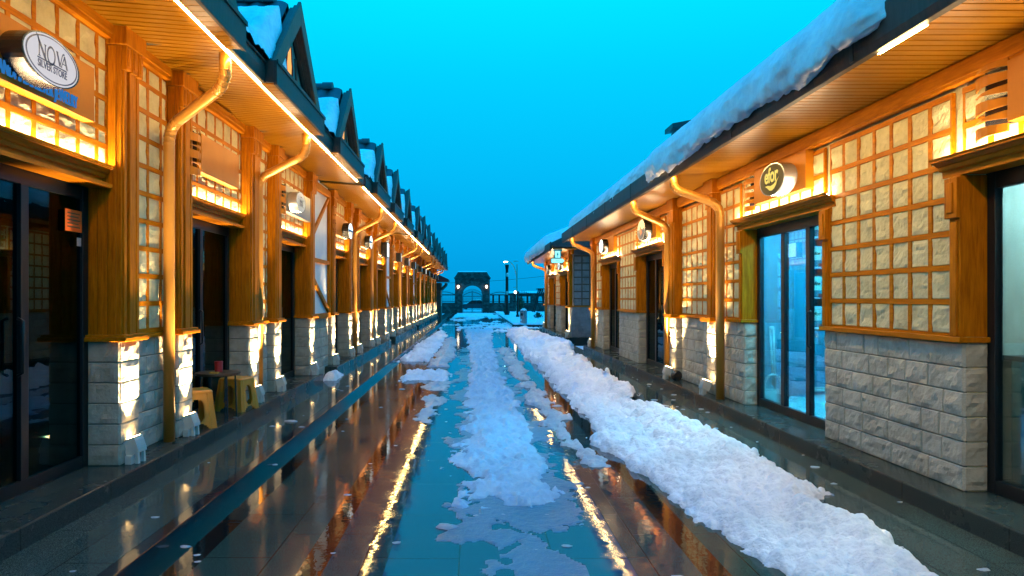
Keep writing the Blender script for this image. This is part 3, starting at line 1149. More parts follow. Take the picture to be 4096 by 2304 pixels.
m.box(-.08, .08, -1.2, 1.2, -.02, .0)
m.build('diffuser', M['shoplight'], lamp)
m = MB()
m.box(-.11, .11, -1.25, 1.25, .0, .02)
m.build('housing', M['white'], lamp)

m = MB()
m.box(4.0, 6.8, 5.55, 5.60, .272, 3.0)
m.build('panel_wall', M['palewood'], ra)
m = MB()
m.box(6.8, 6.9, 1.5, 5.6, .272, 3.0)
m.box(3.87, 6.9, 1.4, 1.5, .272, 3.0)
m.box(3.87, 6.9, 5.62, 6.18, .272, 3.05)
m.build('room_wall', M['teal'], ra)
m = MB()
m.box(3.87, 6.9, 1.5, 5.62, 0.15, 0.274)
m.build('room_floor', M['darkfloor'], ra)
m = MB()
m.box(3.87, 6.9, 1.4, 5.6, 3.0, 3.1)
m.build('room_ceiling', M['plaster'], ra)
lamp = empty('ceiling_light', (4.9, 4.7, 2.98), 'pale ceiling light behind the glass at the right edge of the photo', 'ceiling light')
M['shoplight2'] = emit('pale_shop_light', (0.45, 0.92, 1.0), 190)
m = MB()
m.box(-.3, .9, .35, .6, -.02, .0)
m.build('diffuser', M['shoplight2'], lamp)
m = MB()
m.box(-.33, .93, .32, .63, .0, .02)
m.build('housing', M['white'], lamp)

# shelf of jars
sh = empty('shelf', (4.95, 10.35, .274), 'pale wood shelf unit stacked with labelled jars inside the lit tea shop', 'shelf')
m = MB()
for x in (-.02, 1.5):
    m.box(x, x + .06, .0, .05, .0, 2.7)
    m.box(x, x + .06, .3, .35, .0, 2.7)
m.box(.04, 1.5, .0, .05, .05, .12)
m.build('frame', M['palewood'], sh)
m = MB()
SHZ = [.98, 1.43, 1.88, 2.33]
for z in SHZ:
    m.box(.04, 1.5, .0, .35, z, z + .025)
m.build('shelf_board', M['white'], sh)
m = MB()
m.box(.04, 1.5, .012, .34, .12, .95)
m.build('cabinet', M['teal'], sh)
M['jarlabel'] = mat('cream_jar_label', (0.72, 0.70, 0.55), rough=0.5)
M['jar'] = mat('blue_glass_jar', (0.05, 0.22, 0.27), rough=0.08, spec=0.8)
M['red'] = mat('red_plastic', (0.45, 0.02, 0.02), rough=0.35)


def text(s, size, depth=0.004, shear=0.0, sx=1.0, bold=0.0):
    c = bpy.data.curves.new('txt', 'FONT')
    c.body = s
    c.size = size
    c.extrude = depth / 2
    c.align_x = 'CENTER'
    c.align_y = 'CENTER'
    c.shear = shear
    c.offset = bold
    o = bpy.data.objects.new('txt', c)
    me = bpy.data.meshes.new_from_object(o)
    bpy.data.objects.remove(o)
    V = [(v.co.x * sx, v.co.y, v.co.z) for v in me.vertices]
    F = [tuple(p.vertices) for p in me.polygons]
    bpy.data.meshes.remove(me)
    return V, F


def put_text(mb, s, size, origin, U, N, **k):
    V, F = text(s, size, **k)
    U, N, O = np.array(U, float), np.array(N, float), np.array(origin, float)
    mb.add([O + U * x + np.array((0, 0, 1.0)) * y + N * z for x, y, z in V], F)
    mb.keep = True


JPROTO = None
for zi, z in enumerate(SHZ):
    for xi in range(5):
        nm = ['lowest', 'second', 'third', 'top'][zi]
        pos = ['beside the pale post', 'next to the post-side jar', 'in the middle', 'near the inner end', 'at the inner end'][xi]
        lab = 'blue labelled jar %s, %s tea shop shelf' % (pos, nm)
        if JPROTO is None:
            JPROTO = j = empty('jar', (0, 0, 0), lab, 'jar', 'jars on the tea shop shelf')
            m = MB()
            m.box(-.125, .125, -.12, .12, 0, .25)
            m.build('body', M['jar'], j, bevel=.02)
            m = MB()
            m.box(-.11, .11, -.10, .10, .251, .31)
            m.build('lid', M['white'], j, bevel=.015)
            m = MB()
            m.box(-.075, .075, -.124, -.121, .10, .27)
            lb = m.build('paper_label', M['jarlabel'], j)
            m = MB()
            put_text(m, 'efor', .07, (0, -.1255, .20), (1, 0, 0), (0, -1, 0), bold=.002)
            m.build('lettering', M['black'], lb)
            m = MB()
            m.lathe([(.0, 0), (.03, 0), (.03, .05), (0, .05)], (.05, -.15, .0), 10)
            m.build('scoop', M['red'], j)
        else:
            j = copy_tree(JPROTO)
        j['label'] = lab
        j.location = (5.12 + xi * .30, 10.51, .274 + z + .026)

# broom with upright dustpan
br = empty('broom', (4.10, 9.52, .274), 'pale blue dustpan and brush on long handles behind the tea shop glass', 'broom')
M['palegrey'] = mat('pale_grey_plastic', (0.55, 0.6, 0.6), rough=0.35)
m = MB()
m.tube([(0, 0, .25), (-.02, .05, 1.0)], .014, 10)
m.tube([(.04, .02, .2), (.03, .06, 1.02)], .012, 10)
m.lathe([(.0, 0), (.035, .0), (.035, .05), (0, .06)], (0.0, .05, 1.0), 10)
m.build('handle', M['palegrey'], br, smooth=True)
m = MB()
pts = [(-.11, 0, 0), (-.11, 0, .28), (-.08, 0, .36), (0, 0, .40), (.08, 0, .36), (.11, 0, .28), (.11, 0, 0)]
m.tube(pts, .018, 8)
m.box(-.11, .11, .0, .12, .0, .02)
m.box(-.10, .10, .02, .03, .02, .20)
m.build('dustpan', M['palegrey'], br)
m = MB()
m.prism([(-.10, 0), (.12, 0), (.06, .19), (-.03, .19)], 'y', .04, .09)
m.build('bristles', M['white'], br)

# things behind the near right glass
sg = empty('price_board', (4.42, 5.3, 0), 'white scalloped board hanging behind the glass at the right edge', 'board')
m = MB()
pts = []
n = 9
z0, z1 = 1.48, 1.86
for i in range(n):
    z = z1 - (z1 - z0) * i / n
    pts += [(-.18 + (0.0 if i % 2 else .018), z)]
pts += [(-.16, z0), (.5, z0 - .05), (.5, z1)]
m.prism(pts, 'y', 0, .02)
m.build('board', M['white'], sg)
m = MB()
for x in (-.05, .4):
    m.tube([(x, .01, 1.85), (x, .01, 2.99)], .004, 6)
m.build('hanger', M['alu'], sg)
ct = empty('counter', (4.35, 5.05, .274), 'dark counter with glass edge behind the near right shop window', 'counter')
m = MB()
m.box(-.1, 2.2, 0, .45, 0, .95)
m.build('body', M['teal'], ct)
m = MB()
m.box(-.14, 2.3, -.05, .5, .951, .99)
m.build('worktop', M['alu'], ct)
mp = empty('squeegee', (4.12, 4.78, .274), 'squeegee on a pale pole with orange grip leaning behind the near right glass', 'squeegee')
m = MB()
m.tube([(-.06, 0, 0.02), (.03, .12, .60)], .012, 8)
m.build('pole', M['palegrey'], mp)
M['orange'] = mat('orange_plastic', (0.75, 0.12, 0.015), rough=0.35)
m = MB()
m.lathe([(.0, 0), (.04, .01), (.05, .05), (.03, .10), (0, .12)], (.035, .125, .58), 12)
m.build('grip', M['orange'], mp, smooth=True)

# second right building, further on
rb = empty('shop_building', (0, 0, 0), 'short shop building beyond the toilet sign with snow curling over its roof', 'building')
right_column(rb, 25.9, 26.28)
right_wall(rb, 26.28, 26.7, 21, (0, 1))
right_bay(rb, 26.7, 29.06, 'glass', seed=75)
right_wall(rb, 29.06, 30.9, 22, (1, 1))
right_bay(rb, 30.9, 33.2, 'glass', seed=76)
right_wall(rb, 33.2, 34.2, 23, (1, 0))
right_column(rb, 34.2, 34.6)
right_roof(rb, 25.2, 35.9, [(25.4, 35.85, 2.862, 3.480)])
pipe(rb, [(2.92, 33.95, SOF), (2.92, 33.95, 3.30), (3.52, 33.7, 3.05), (3.52, 33.7, STEP)], .062)
t, l = MB(), MB()
tiles(t, l, (3.72, 25.75, 0), (1, 0, 0), (0, -1, 0), 4.5, RZ[:8], seed=91, pitch=.285, x0=.02)
t.box(3.7, 9, 25.78, 25.9, 0, 3.6)
w = t.build('end_wall', M['tile_shaded'], rb)
l.build('lattice', M['rake'], w)
s = MB()
s.mi = 1
s.box(3.66, 9, 25.758, 25.779, 0.2, CAPZ)
s.mi = 0
stonework(s, (3.64, 25.75, 0), (1, 0, 0), (0, -1, 0), 4.5, STEP, CAPZ, seed=77, full=.5)
s.build('stone_base', [M['tile_shaded'], M['mortar']], w)
m = MB()
m.box(3.6, 9, 25.72, 25.745, CAPZ + .003, CAPZ + .045)
m.build('cap_ledge', M['wood_h'], w)
m = MB()
m.box(3.45, 9, 25.6, 25.75, -.1, .255)
m.build('plinth', M['kerbdark'], w)
m = MB()
m.box(12.0, 12.2, 25.8, 34.6, 0, 3.6)
m.box(3.8, 12.0, 34.5, 34.6, 0, 3.6)
m.box(6.6, 6.7, 25.9, 34.5, 0, 3.4)
m.box(3.87, 12.0, 25.9, 34.5, 3.2, 3.3)
m.build('room_shell', M['dark'], rb)
m = MB()
m.box(3.87, 6.6, 25.9, 34.5, .1, .272)
m.build('room_floor', M['darkfloor'], rb)

# chimney standing in the roof snow
ch = empty('chimney', (4.55, 15.0, 4.3), 'dark metal chimney cowl rising behind the snowy right eave', 'chimney')
m = MB()
m.box(-.22, .22, -.22, .22, 0, 1.0)
m.build('stack', M['roofdark'], ch)
m = MB()
m.hexa([(-.34, -.30, 1.0), (.30, -.30, 1.12), (.30, .30, 1.12), (-.34, .30, 1.0), (-.34, -.30, 1.10), (.30, -.30, 1.22), (.30, .30, 1.22), (-.34, .30, 1.10)])
m.build('cowl', M['roofdark'], ch)

# ------------------------------------------------------------------ floodlights
def make_flood():
    r = empty('floodlight', (0, 0, 0), 'x', 'floodlight')
    h = MB()                                                               # body leans back, lens looks up at -x (the wall)
    a = math.radians(20)

    def T(p):
        x, y, z = p
        return (x * math.cos(a) - z * math.sin(a), y, x * math.sin(a) + z * math.cos(a))
    q = []
    prof = [(-.055, .055), (.055, .055), (.062, .075), (.062, .20), (-.062, .20), (-.062, .075)]
    n = len(prof)
    vs = [(x, -.068, z) for x, z in prof] + [(x, .068, z) for x, z in prof]
    h.add([T((p[0], p[1], p[2] + .03)) for p in vs], [tuple(range(n))[::-1], tuple(range(n, 2 * n))] + [(i, (i + 1) % n, n + (i + 1) % n, n + i) for i in range(n)])
    for k in range(5):                                                     # cooling ribs
        z = .115 + k * .018
        b = [(.062, -.06, z), (.070, -.06, z), (.070, .06, z), (.062, .06, z), (.062, -.06, z + .007), (.070, -.06, z + .007), (.070, .06, z + .007), (.062, .06, z + .007)]
        h.hexa([T(p) for p in b])
    h.build('housing', M['flood'], r, bevel=.006)
    l = MB()
    b = [(-.05, -.056, .2305), (.05, -.056, .2305), (.05, .056, .2305), (-.05, .056, .2305), (-.05, -.056, .234), (.05, -.056, .234), (.05, .056, .234), (-.05, .056, .234)]
    l.hexa([T(p) for p in b])
    l.build('lens', M['lens'], r)
    for s in (-1, 1):
        k = MB()
        k.prism([(-.018, 0), (.018, 0), (.012, .10), (-.012, .10)], 'y', s * .045 - .014, s * .045 + .014)
        k.build('leg', M['flood'], r)
    ld = bpy.data.lights.new('flood_beam', 'SPOT')
    ld.energy = 650
    ld.color = (1.0, .72, .36)
    ld.spot_size = math.radians(64)
    ld.spot_blend = .6
    ld.shadow_soft_size = .03
    lo = bpy.data.objects.new('flood_beam', ld)
    COL.objects.link(lo)
    lo.parent = r
    lo.location = (.045, 0, .27)
    lo.rotation_euler = Vector((-.20, 0, 1)).to_track_quat('-Z', 'Y').to_euler()
    j = MB()
    j.box(-.085, -.025, -.10, -.03, 0, .075)
    j.build('junction_box', M['flood'], r, bevel=.004)
    return r


FP = make_flood()
first = True
NUM = ['nearest', 'second', 'third', 'fourth', 'fifth', 'sixth', 'seventh', 'eighth', 'ninth', 'tenth', 'eleventh', 'twelfth', 'thirteenth', 'fourteenth', 'fifteenth',
       'sixteenth', 'seventeenth', 'eighteenth', 'nineteenth', 'twentieth', 'twenty first', 'twenty second', 'twenty third', 'twenty fourth', 'twenty fifth', 'twenty sixth',
       'twenty seventh', 'twenty eighth', 'twenty ninth', 'thirtieth']
i = 0
for b in LB:
    for q, (a, c) in enumerate(COLS):
        if b + a < 4.5:
            continue
        o = FP if i == 0 else copy_tree(FP)
        extra = {0: ' beside the yellow stools side of the lane', 3: '', 4: ''}.get(i, '')
        o['label'] = 'white floodlight at the foot of the %s lit stone pillar of the left row' % NUM[i]
        o['group'] = 'floodlights along the left row'
        o.location = (-2.935, b + (a + c) / 2 - .03 + random.uniform(-.03, .03), STEP)
        o.rotation_euler = (0, 0, random.uniform(-.12, .12))
        i += 1
for k, (x, y, lab) in enumerate(((3.42, 10.42, 'white floodlight lighting the stone pillar left of the lit tea shop door'),
                                 (3.42, 12.45, 'white floodlight on the right step beside the round black lamp'),
                                 (3.44, 20.75, 'white floodlight at the far corner of the long right building'),
                                 (3.46, 26.0, 'white floodlight at the near corner of the second right building'),
                                 (3.46, 34.5, 'white floodlight at the far end of the second right building by the bin'))):
    o = copy_tree(FP)
    o['label'] = lab
    o['group'] = 'floodlights along the right row'
    o.location = (x, y, STEP)
    o.rotation_euler = (0, 0, math.pi + random.uniform(-.1, .1))
o = empty('round_lamp', (3.56, 12.12, STEP), 'small round black lamp lying on the right step by the wall', 'lamp')
m = MB()
m.lathe([(.0, 0), (.06, 0), (.09, .03), (.095, .08), (.085, .085), (.08, .05), (0, .04)], (0, 0, .09), 18, ax='y')
m.build('housing', M['black'], o)
m = MB()
m.box(-.03, .03, 0.0, .06, 0, .03)
m.build('foot', M['black'], o)

# ------------------------------------------------------------------ signs
def sign_board(y0, y1, sgn, x, z0, z1, slat_end, label, color='board', nm='sign_board', group=None):
    """shallow orange box over a door whose one end is cut into curled slats"""
    r = empty(nm, (0, 0, 0), label, 'sign', group)
    m = MB()
    m.box(x, x - sgn * .09, y0, y1, z0, z1)
    m.build('box', M[color], r, bevel=.004)
    e_ = y0 if slat_end == 'near' else y1
    d_ = -1 if slat_end == 'near' else 1
    kb = MB()
    kb.box(x - sgn * .05, x - sgn * .085, e_ + d_ * .003, e_ + d_ * .27, z0, z1)
    kb.build('backing', M['black'], r)
    s = MB()
    n = 6
    h = (z1 - z0 + .12) / n
    for k in range(n):
        zz = z0 - .06 + k * h
        d = -1 if slat_end == 'near' else 1
        ya = (y0 if d < 0 else y1) + d * .008
        pts = []
        for t in np.linspace(0, 1, 6):
            pts.append((ya + d * .30 * t, x + sgn * (-.01 + .05 * math.sin(t * math.pi))))
        prof = [(p[1], p[0]) for p in pts] + [(p[1] - sgn * .012, p[0]) for p in pts[::-1]]
        tilt = .03 * (1 if k % 2 else -.6)
        nn = len(prof)
        vs = [(px, py, zz + tilt * (py - ya) / (.3 * d)) for px, py in prof] + [(px, py, zz + h * .62 - tilt * (py - ya) / (.3 * d)) for px, py in prof]
        s.add(vs, [tuple(range(nn))[::-1], tuple(range(nn, 2 * nn))] + [(i, (i + 1) % nn, nn + (i + 1) % nn, nn + i) for i in range(nn)])
    s.build('slats', M['board'], r)
    return r


def oval_sign(y, z, sgn, x, label, a=.32, b=.165, th=.15, face='white', nm='oval_sign', rim='chrome', square=False, group=None):
    r = empty(nm, (x, y, z), label, 'sign', group)
    n = 40

    def ring(s, h):
        if square:
            q = [(-a, -b), (a, -b), (a, b), (-a, b)]
            return [(h, p[0] * s, p[1] * s) for p in q]
        return [(h, math.cos(t) * a * s, math.sin(t) * b * s) for t in np.linspace(0, 2 * math.pi, n + 1)[:-1]]

    def loft(rings):
        mb = MB()
        k = len(rings[0])
        mb.add([p for q in rings for p in q], [tuple(range(k))[::-1], tuple(range((len(rings) - 1) * k, len(rings) * k))] +
               [(i * k + j, i * k + (j + 1) % k, (i + 1) * k + (j + 1) % k, (i + 1) * k + j) for i in range(len(rings) - 1) for j in range(k)])
        return mb
    loft([ring(1, sgn * .002), ring(1, sgn * (th - .012)), ring(.995, sgn * th), ring(.95, sgn * th), ring(.95, sgn * (th - .01))]).build('casing', M[rim], r)
    loft([ring(.945, sgn * (th - .012)), ring(.945, sgn * (th - .002))]).build('face', M[face], r)
    return r


M['chrome'] = mat('sign_casing', (0.018, 0.018, 0.017), rough=0.25, metal=0.1)
M['silver'] = mat('silver_casing', (0.55, 0.54, 0.53), rough=0.25, metal=0.6)
M['facelit'] = emit('lit_sign_face', (0.93, 0.90, 0.96), 0.72)
M['facewhite'] = emit('bright_sign_face', (0.85, 0.97, 1.0), 1.6)
M['facegrey'] = mat('grey_sign_face', (0.62, 0.60, 0.60), rough=0.35)
M['faceolive'] = mat('olive_sign_face', (0.055, 0.055, 0.032), (0.065, 0.062, 0.036), rough=0.55, spec=0.05)
M['letter_yellow'] = emit('lit_yellow_letters', (1.0, 0.76, 0.17), 1.05)
M['letter_blue'] = emit('lit_blue_letters', (0.03, 0.22, 0.62), 0.75)
M['picblue'] = emit('lit_blue_picture', (0.01, 0.18, 0.45), 0.7)
M['grey'] = mat('grey_print', (0.26, 0.26, 0.28), rough=0.5)
M['darkboard'] = mat('dark_sign_board', (0.16, 0.12, 0.08), rough=0.3)

Z0, Z1 = 3.12, 3.55
bd = sign_board(2.6, 5.56, 1, -3.02, Z0, Z1, 'near', 'long orange sign board with blue letters below the silver store oval')
m = MB()
put_text(m, 'HANDMADE SILVER JEWELRY', .128, (-3.008, 4.83, 3.195), (0, 1, 0), (1, 0, 0), sx=.56, depth=.010)
m.build('lettering', M['letter_blue'], bd)
ov = oval_sign(4.75, 3.335, 1, -3.015, 'white oval sign reading NOVA SILVER STORE on orange board', face='facelit', a=.325, b=.168)
m = MB()
k = 0.152
# outline ring
n = 48
a, b = .325 * .90, .168 * .88
P = [[(k, math.cos(t) * a * s, math.sin(t) * b * s) for t in np.linspace(0, 2 * math.pi, n + 1)[:-1]] for s in (1, .945)]
m.add(P[0] + P[1], [(i, (i + 1) % n, n + (i + 1) % n, n + i) for i in range(n)])
put_text(m, 'SILVER STORE', .067, (k, 0, -.062), (0, 1, 0), (1, 0, 0), sx=.80, depth=.002, bold=.0012)


def stroke(pts, w):
    pts = [Vector((0, p[0], p[1])) for p in pts]
    L, R_ = [], []
    for i, p in enumerate(pts):
        t = (pts[min(i + 1, len(pts) - 1)] - pts[max(0, i - 1)]).normalized()
        nn = Vector((0, -t.z, t.y)) * (w[i] if isinstance(w, list) else w) * .75
        L.append((k, (p + nn).y, (p + nn).z))
        R_.append((k, (p - nn).y, (p - nn).z))
    q = len(pts)
    m.add(L + R_, [(i, i + 1, q + i + 1, q + i) for i in range(q - 1)])


# the tall drawn letters N O V A with their long first stroke and the bar beneath
stroke([(-.185, .125), (-.165, .112), (-.15, .07), (-.148, -.012)], [.006, .01, .009, .008])
stroke([(-.160, -.012), (-.135, -.012)], .005)
stroke([(-.165, .108), (-.14, .07), (-.09, -.005), (-.065, -.036)], [.008, .015, .015, .008])
stroke([(-.085, .075), (-.085, -.01)], .008)
stroke([(-.098, .075), (-.072, .075)], .005)
tt = np.linspace(0, 2 * math.pi, 25)
stroke([(-.018 + .042 * math.cos(t), .026 + .058 * math.sin(t)) for t in tt], .010)
stroke([(.035, .078), (.06, .078)], .005)
stroke([(.047, .078), (.082, -.012)], .013)
stroke([(.082, -.012), (.108, .068), (.118, .082), (.135, .082)], [.006, .007, .008, .010])
stroke([(.098, -.010), (.135, .068)], .006)
stroke([(.133, .072), (.165, -.010)], .013)
stroke([(.112, .015), (.152, .015)], .005)
stroke([(.088, -.012), (.108, -.012)], .004)
stroke([(.155, -.012), (.178, -.012)], .004)
stroke([(-.17, -.026), (.165, -.026)], .007)
m.build('lettering', M['navy'], ov)

sign_board(7.75, 8.98, 1, -3.02, Z0, Z1, 'near', 'bare orange sign board with curled slats over the door by the red cup')
sign_board(11.25, 12.95, 1, -3.02, Z0, Z1, 'near', 'dark board with slats behind the first grey oval sign of the left row', color='darkboard')
ov = oval_sign(11.62, 3.31, 1, -3.015, 'silver rimmed oval sign with grey printing beside the first white panel', a=.31, b=.17, face='facegrey', rim='silver')
m = MB()
k = .152
put_text(m, 'CARREFOUR'[:0] or '* * *', .05, (k, 0, .075), (0, 1, 0), (1, 0, 0), sx=.8)
for zz, ww in ((.035, .40), (-.075, .40)):
    m.box(k - .001, k, -ww / 2, ww / 2, zz, zz + .006)
put_text(m, 'SILVER', .062, (k, 0, .005), (0, 1, 0), (1, 0, 0), sx=1.1)
put_text(m, 'HOUSE', .062, (k, 0, -.045), (0, 1, 0), (1, 0, 0), sx=1.1)
m.build('lettering', M['grey'], ov)


def cup_sign(y, z, label):
    o = oval_sign(y, z, 1, -3.015, label, a=.32, b=.19, face='facewhite', rim='chrome', group='oval cup picture signs')
    m = MB()
    k = .152
    n = 24
    m.add([(k, math.cos(t) * .29, math.sin(t) * .165 - .0) for t in np.linspace(math.pi * .95, math.pi * 2.05, n)], [tuple(range(n))])
    m.build('picture', M['picblue'], o)
    c = MB()
    c.prism([(-.30, -.04), (-.06, -.04), (-.09, -.13), (-.16, -.16), (-.22, -.15), (-.28, -.10)], 'x', k, k + .05)
    c.tube([(k + .02, -.06, -.05), (k + .02, -.01, -.07), (k + .02, -.08, -.12)], .012, 6)
    c.build('cup', M['white'], o)
    return o


for q, (gi, yy) in enumerate(((1, 1.25), (1, 4.55))):
    y = LB[gi] + yy
    sign_board(y - .95, y + .55, 1, -3.02, Z0, Z1, 'near', ['orange board behind the nearer cup picture sign', 'orange board behind the farther cup picture sign'][q])
    cup_sign(y + .05, 3.28, ['nearer oval sign with a white cup on blue', 'farther oval sign with a white cup on blue'][q])
# the bright square box and the box signs after it
SQ = [(1, 8.0, 'bright blue white square box sign on the left row, after the two cup signs', 'facewhite', .30, .24),
      (2, 1.2, 'small box sign just past the second white panel of the left row', 'facegrey', .22, .17), (2, 4.55, 'second small box sign past the second white panel', 'facegrey', .24, .17),
      (2, 8.0, 'third small box sign past the second white panel', 'facegrey', .22, .17), (3, 1.2, 'dim box sign above the seventh lit door back from the gate end', 'facegrey', .2, .15),
      (3, 4.55, 'small blue lit sign far down the left row', 'facewhite', .2, .16), (3, 8.0, 'dim box sign at the end of the fourth left building', 'facegrey', .2, .15),
      (4, 1.2, 'box sign on the first bay of the last left building', 'facegrey', .2, .15), (4, 4.55, 'box sign on the middle bay of the last left building', 'facegrey', .2, .15),
      (4, 8.0, 'box sign on the last bay of the left row', 'facegrey', .2, .15)]
for gi, yy, lab, fc, a, b in SQ:
    y = LB[gi] + yy
    sign_board(y - .9, y + .5, 1, -3.02, Z0, Z1, 'near', 'orange board behind the ' + ' '.join(lab.split()[:10]))
    oval_sign(y + .1, 3.30, 1, -3.015, lab, a=a, b=b, th=.2, face=fc, rim='chrome', square=True, nm='box_sign')

# right side signs
RB0, RB1 = 2.90, 3.31
sign_board(7.50, 8.88, -1, 3.58, RB0, RB1, 'far', 'orange board with slats behind the olive efor sign')
ov = oval_sign(8.02, 3.08, -1, 3.585, 'olive oval sign reading efor over the lit shop door', face='faceolive', rim='silver', a=.335, b=.185)
m = MB()
k = -.152
put_text(m, 'efor', .235, (k, .01, .045), (0, -1, 0), (-1, 0, 0), sx=.90, depth=.002, bold=.006)
pts = []
# leaf swoosh below the word; u runs with the reading direction
top = [(-.17, -.060), (-.10, -.058), (-.02, -.072), (.06, -.062), (.13, -.032), (.20, .005)]
bot = [(.15, -.040), (.13, -.075), (.08, -.110), (.02, -.128), (-.05, -.120), (-.11, -.085)]
poly = [(k - .001, -u, w) for u, w in top + bot]
m.add(poly, [tuple(range(len(poly)))])
m.build('lettering', M['letter_yellow'], ov)
sign_board(3.1, 4.67, -1, 3.58, RB0, RB1, 'far', 'orange board with bent slats over the near right door')
sign_board(13.62, 15.0, -1, 3.58, RB0, RB1, 'far', 'orange board behind the oval blue picture sign on the right')
ov = oval_sign(14.25, 3.10, -1, 3.585, 'oval sign with a blue and orange picture right of the plain white one', a=.34, b=.22, face='facegrey', rim='chrome')
M['picorange'] = mat('orange_print', (0.6, 0.16, 0.04), rough=0.4)
m = MB()
k = -.152
n = 24
m.add([(k, math.cos(t) * .29, math.sin(t) * .185 - .0) for t in np.linspace(math.pi * .97, math.pi * 2.03, n)], [tuple(range(n))])
m.build('picture', M['navy'], ov)
m = MB()
m.prism([(-.12, -.06), (.02, -.11), (.10, .01), (.05, .08), (-.03, .02)], 'x', k - .001, k - .003)
m.build('print', M['picorange'], ov)
m = MB()
stroke([(-.2, -.01), (-.08, .05), (.05, .0), (.22, .05)], .02)
m.build('wave_print', M['white'], ov)
sign_board(17.75, 19.1, -1, 3.58, RB0, RB1, 'far', 'orange board behind the plain white lit oval on the right')
ov = oval_sign(18.7, 3.10, -1, 3.585, 'plain white lit oval sign with a thin gold stroke on the right', a=.30, b=.19, face='facewhite', rim='chrome')
m = MB()
stroke([(.02, .10), (.03, .04), (.0, -.02), (.01, -.07)], .012)
m.build('print', M['letter_yellow'], ov)
sign_board(27.4, 28.9, -1, 3.58, RB0, RB1, 'far', 'orange board behind the shield sign under the toilet sign')
ov = oval_sign(27.95, 3.05, -1, 3.585, 'white sign with a blue emblem half hidden under the toilet sign', a=.30, b=.22, face='facewhite', rim='chrome')
m = MB()
m.prism([(-.15, -.05), (-.05, .02), (.02, -.04), (.10, .06), (.14, -.06), (.02, -.14)], 'x', -.152, -.154)
m.build('print', M['navy'], ov)
sign_board(31.5, 33.0, -1, 3.58, RB0, RB1, 'far', 'orange board behind the farthest oval sign on the right')
ov = oval_sign(32.4, 3.02, -1, 3.585, 'grey oval sign on the farthest door of the right row', a=.32, b=.22, face='facegrey', rim='chrome')
m = MB()
put_text(m, '* * *', .12, (-.152, 0, .0), (0, -1, 0), (-1, 0, 0))
m.build('lettering', M['grey'], ov)

# toilet sign standing out from the second right building
wc = empty('toilet_sign', (0, 25.55, 0), 'cyan lit double sign with figure square above an arrow reading WC', 'sign')
M['wcface'] = emit('cyan_lit_sign', (0.30, 0.95, 1.0), 1.5)
M['wcblue'] = emit('blue_sign_border', (0.0, 0.30, 0.45), 0.6)
m = MB()
m.box(2.98, 3.22, -.05, .05, 3.17, 3.46)
m.box(2.94, 3.26, -.06, .06, 3.44, 3.48)
m.build('square_case', M['wcblue'], wc)
m = MB()
m.box(3.01, 3.19, -.056, -.051, 3.19, 3.43)
m.build('square_face', M['wcface'], wc)
m = MB()
m.lathe([(0, 0), (.018, 0), (.018, .003), (0, .003)], (3.10, -.06, 3.37), 10, ax='y')
m.box(3.07, 3.13, -.06, -.057, 3.28, 3.345)
m.box(3.083, 3.097, -.06, -.057, 3.21, 3.279)
m.box(3.103, 3.117, -.06, -.057, 3.21, 3.279)
m.build('figure', M['wcblue'], wc)
m = MB()
m.prism([(2.86, 2.99), (3.28, 2.99), (3.36, 3.075), (3.28, 3.16), (2.86, 3.16)], 'y', -.05, .05)
m.build('arrow_case', M['wcblue'], wc)
m = MB()
m.prism([(2.875, 3.005), (3.275, 3.005), (3.34, 3.075), (3.275, 3.145), (2.875, 3.145)], 'y', -.056, -.051)
m.build('arrow_face', M['wcface'], wc)
m = MB()
put_text(m, 'WC', .10, (3.10, -.058, 3.075), (1, 0, 0), (0, -1, 0), shear=.2, depth=.002)
m.build('lettering', M['wcblue'], wc)
m = MB()
m.tube([(3.34, 0, 3.07), (3.66, .2, 3.02)], .025, 8)
m.build('bracket', M['wood'], wc)

# notice on the silver store door
no = empty('notice', (XD + .004, 5.80, 2.36), 'orange printed notice stuck on the silver store glass door', 'notice')
m = MB()
m.box(0, .003, -.12, .12, -.09, .09)
m.build('paper', M['orange'], no)
m = MB()
for k in range(5):
    m.box(.0032, .004, -.09, .09 - .02 * (k % 2), .055 - k * .028, .065 - k * .028)
m.build('print', M['rake'], no)
no = empty('sticker', (XD + .004, 5.88, 2.19), 'small grey sticker below the orange notice on the glass', 'sticker')
m = MB()
m.box(0, .003, -.03, .03, -.035, .035)
m.build('paper', M['grey'], no)

# ------------------------------------------------------------------ table, cup, stools on the left step
M['tabletop'] = mat('dark_wood_top', (0.05, 0.03, 0.018), (0.08, 0.05, 0.03), rough=0.3, scale=4, stretch=(1, 6, 1))
tb = empty('table', (-3.08, 8.42, STEP), 'small round dark table on thin legs carrying the red cup', 'table')
m = MB()
m.lathe([(0, .52), (.255, .52), (.265, .535), (.262, .552), (0, .556)], (0, 0, 0), 32)
m.build('tabletop', M['tabletop'], tb)
for sx in (-1, 1):
    for sy in (-1, 1):
        m = MB()
        m.tube([(sx * .17, sy * .16, 0), (sx * .155, sy * .15, .52)], .010, 8)
        m.tube([(sx * .155, sy * .19, 0), (sx * .145, sy * .17, .52)], .007, 8)
        m.build('leg', M['black'], tb)
cp = empty('cup', (-3.05, 8.36, STEP + .557), 'red lidded cup on the small dark table', 'cup')
m = MB()
m.lathe([(0, 0), (.042, 0), (.045, .01), (.045, .115), (0, .115)], (0, 0, 0), 20)
m.build('body', M['red'], cp, smooth=False)
m = MB()
m.lathe([(0, .1155), (.048, .1155), (.048, .132), (.03, .134), (.03, .128), (0, .128)], (0, 0, 0), 20)
m.build('lid', M['red'], cp)
ms = empty('matchbox', (-3.06, 8.24, STEP + .5565), 'small yellow packet lying on the dark table beside the cup', 'packet')
m = MB()
m.box(-.05, .05, -.03, .03, 0, .015)
m.build('packet', M['letter_pack'] if 'letter_pack' in M else mat('yellow_card', (0.6, 0.36, 0.05)), ms)
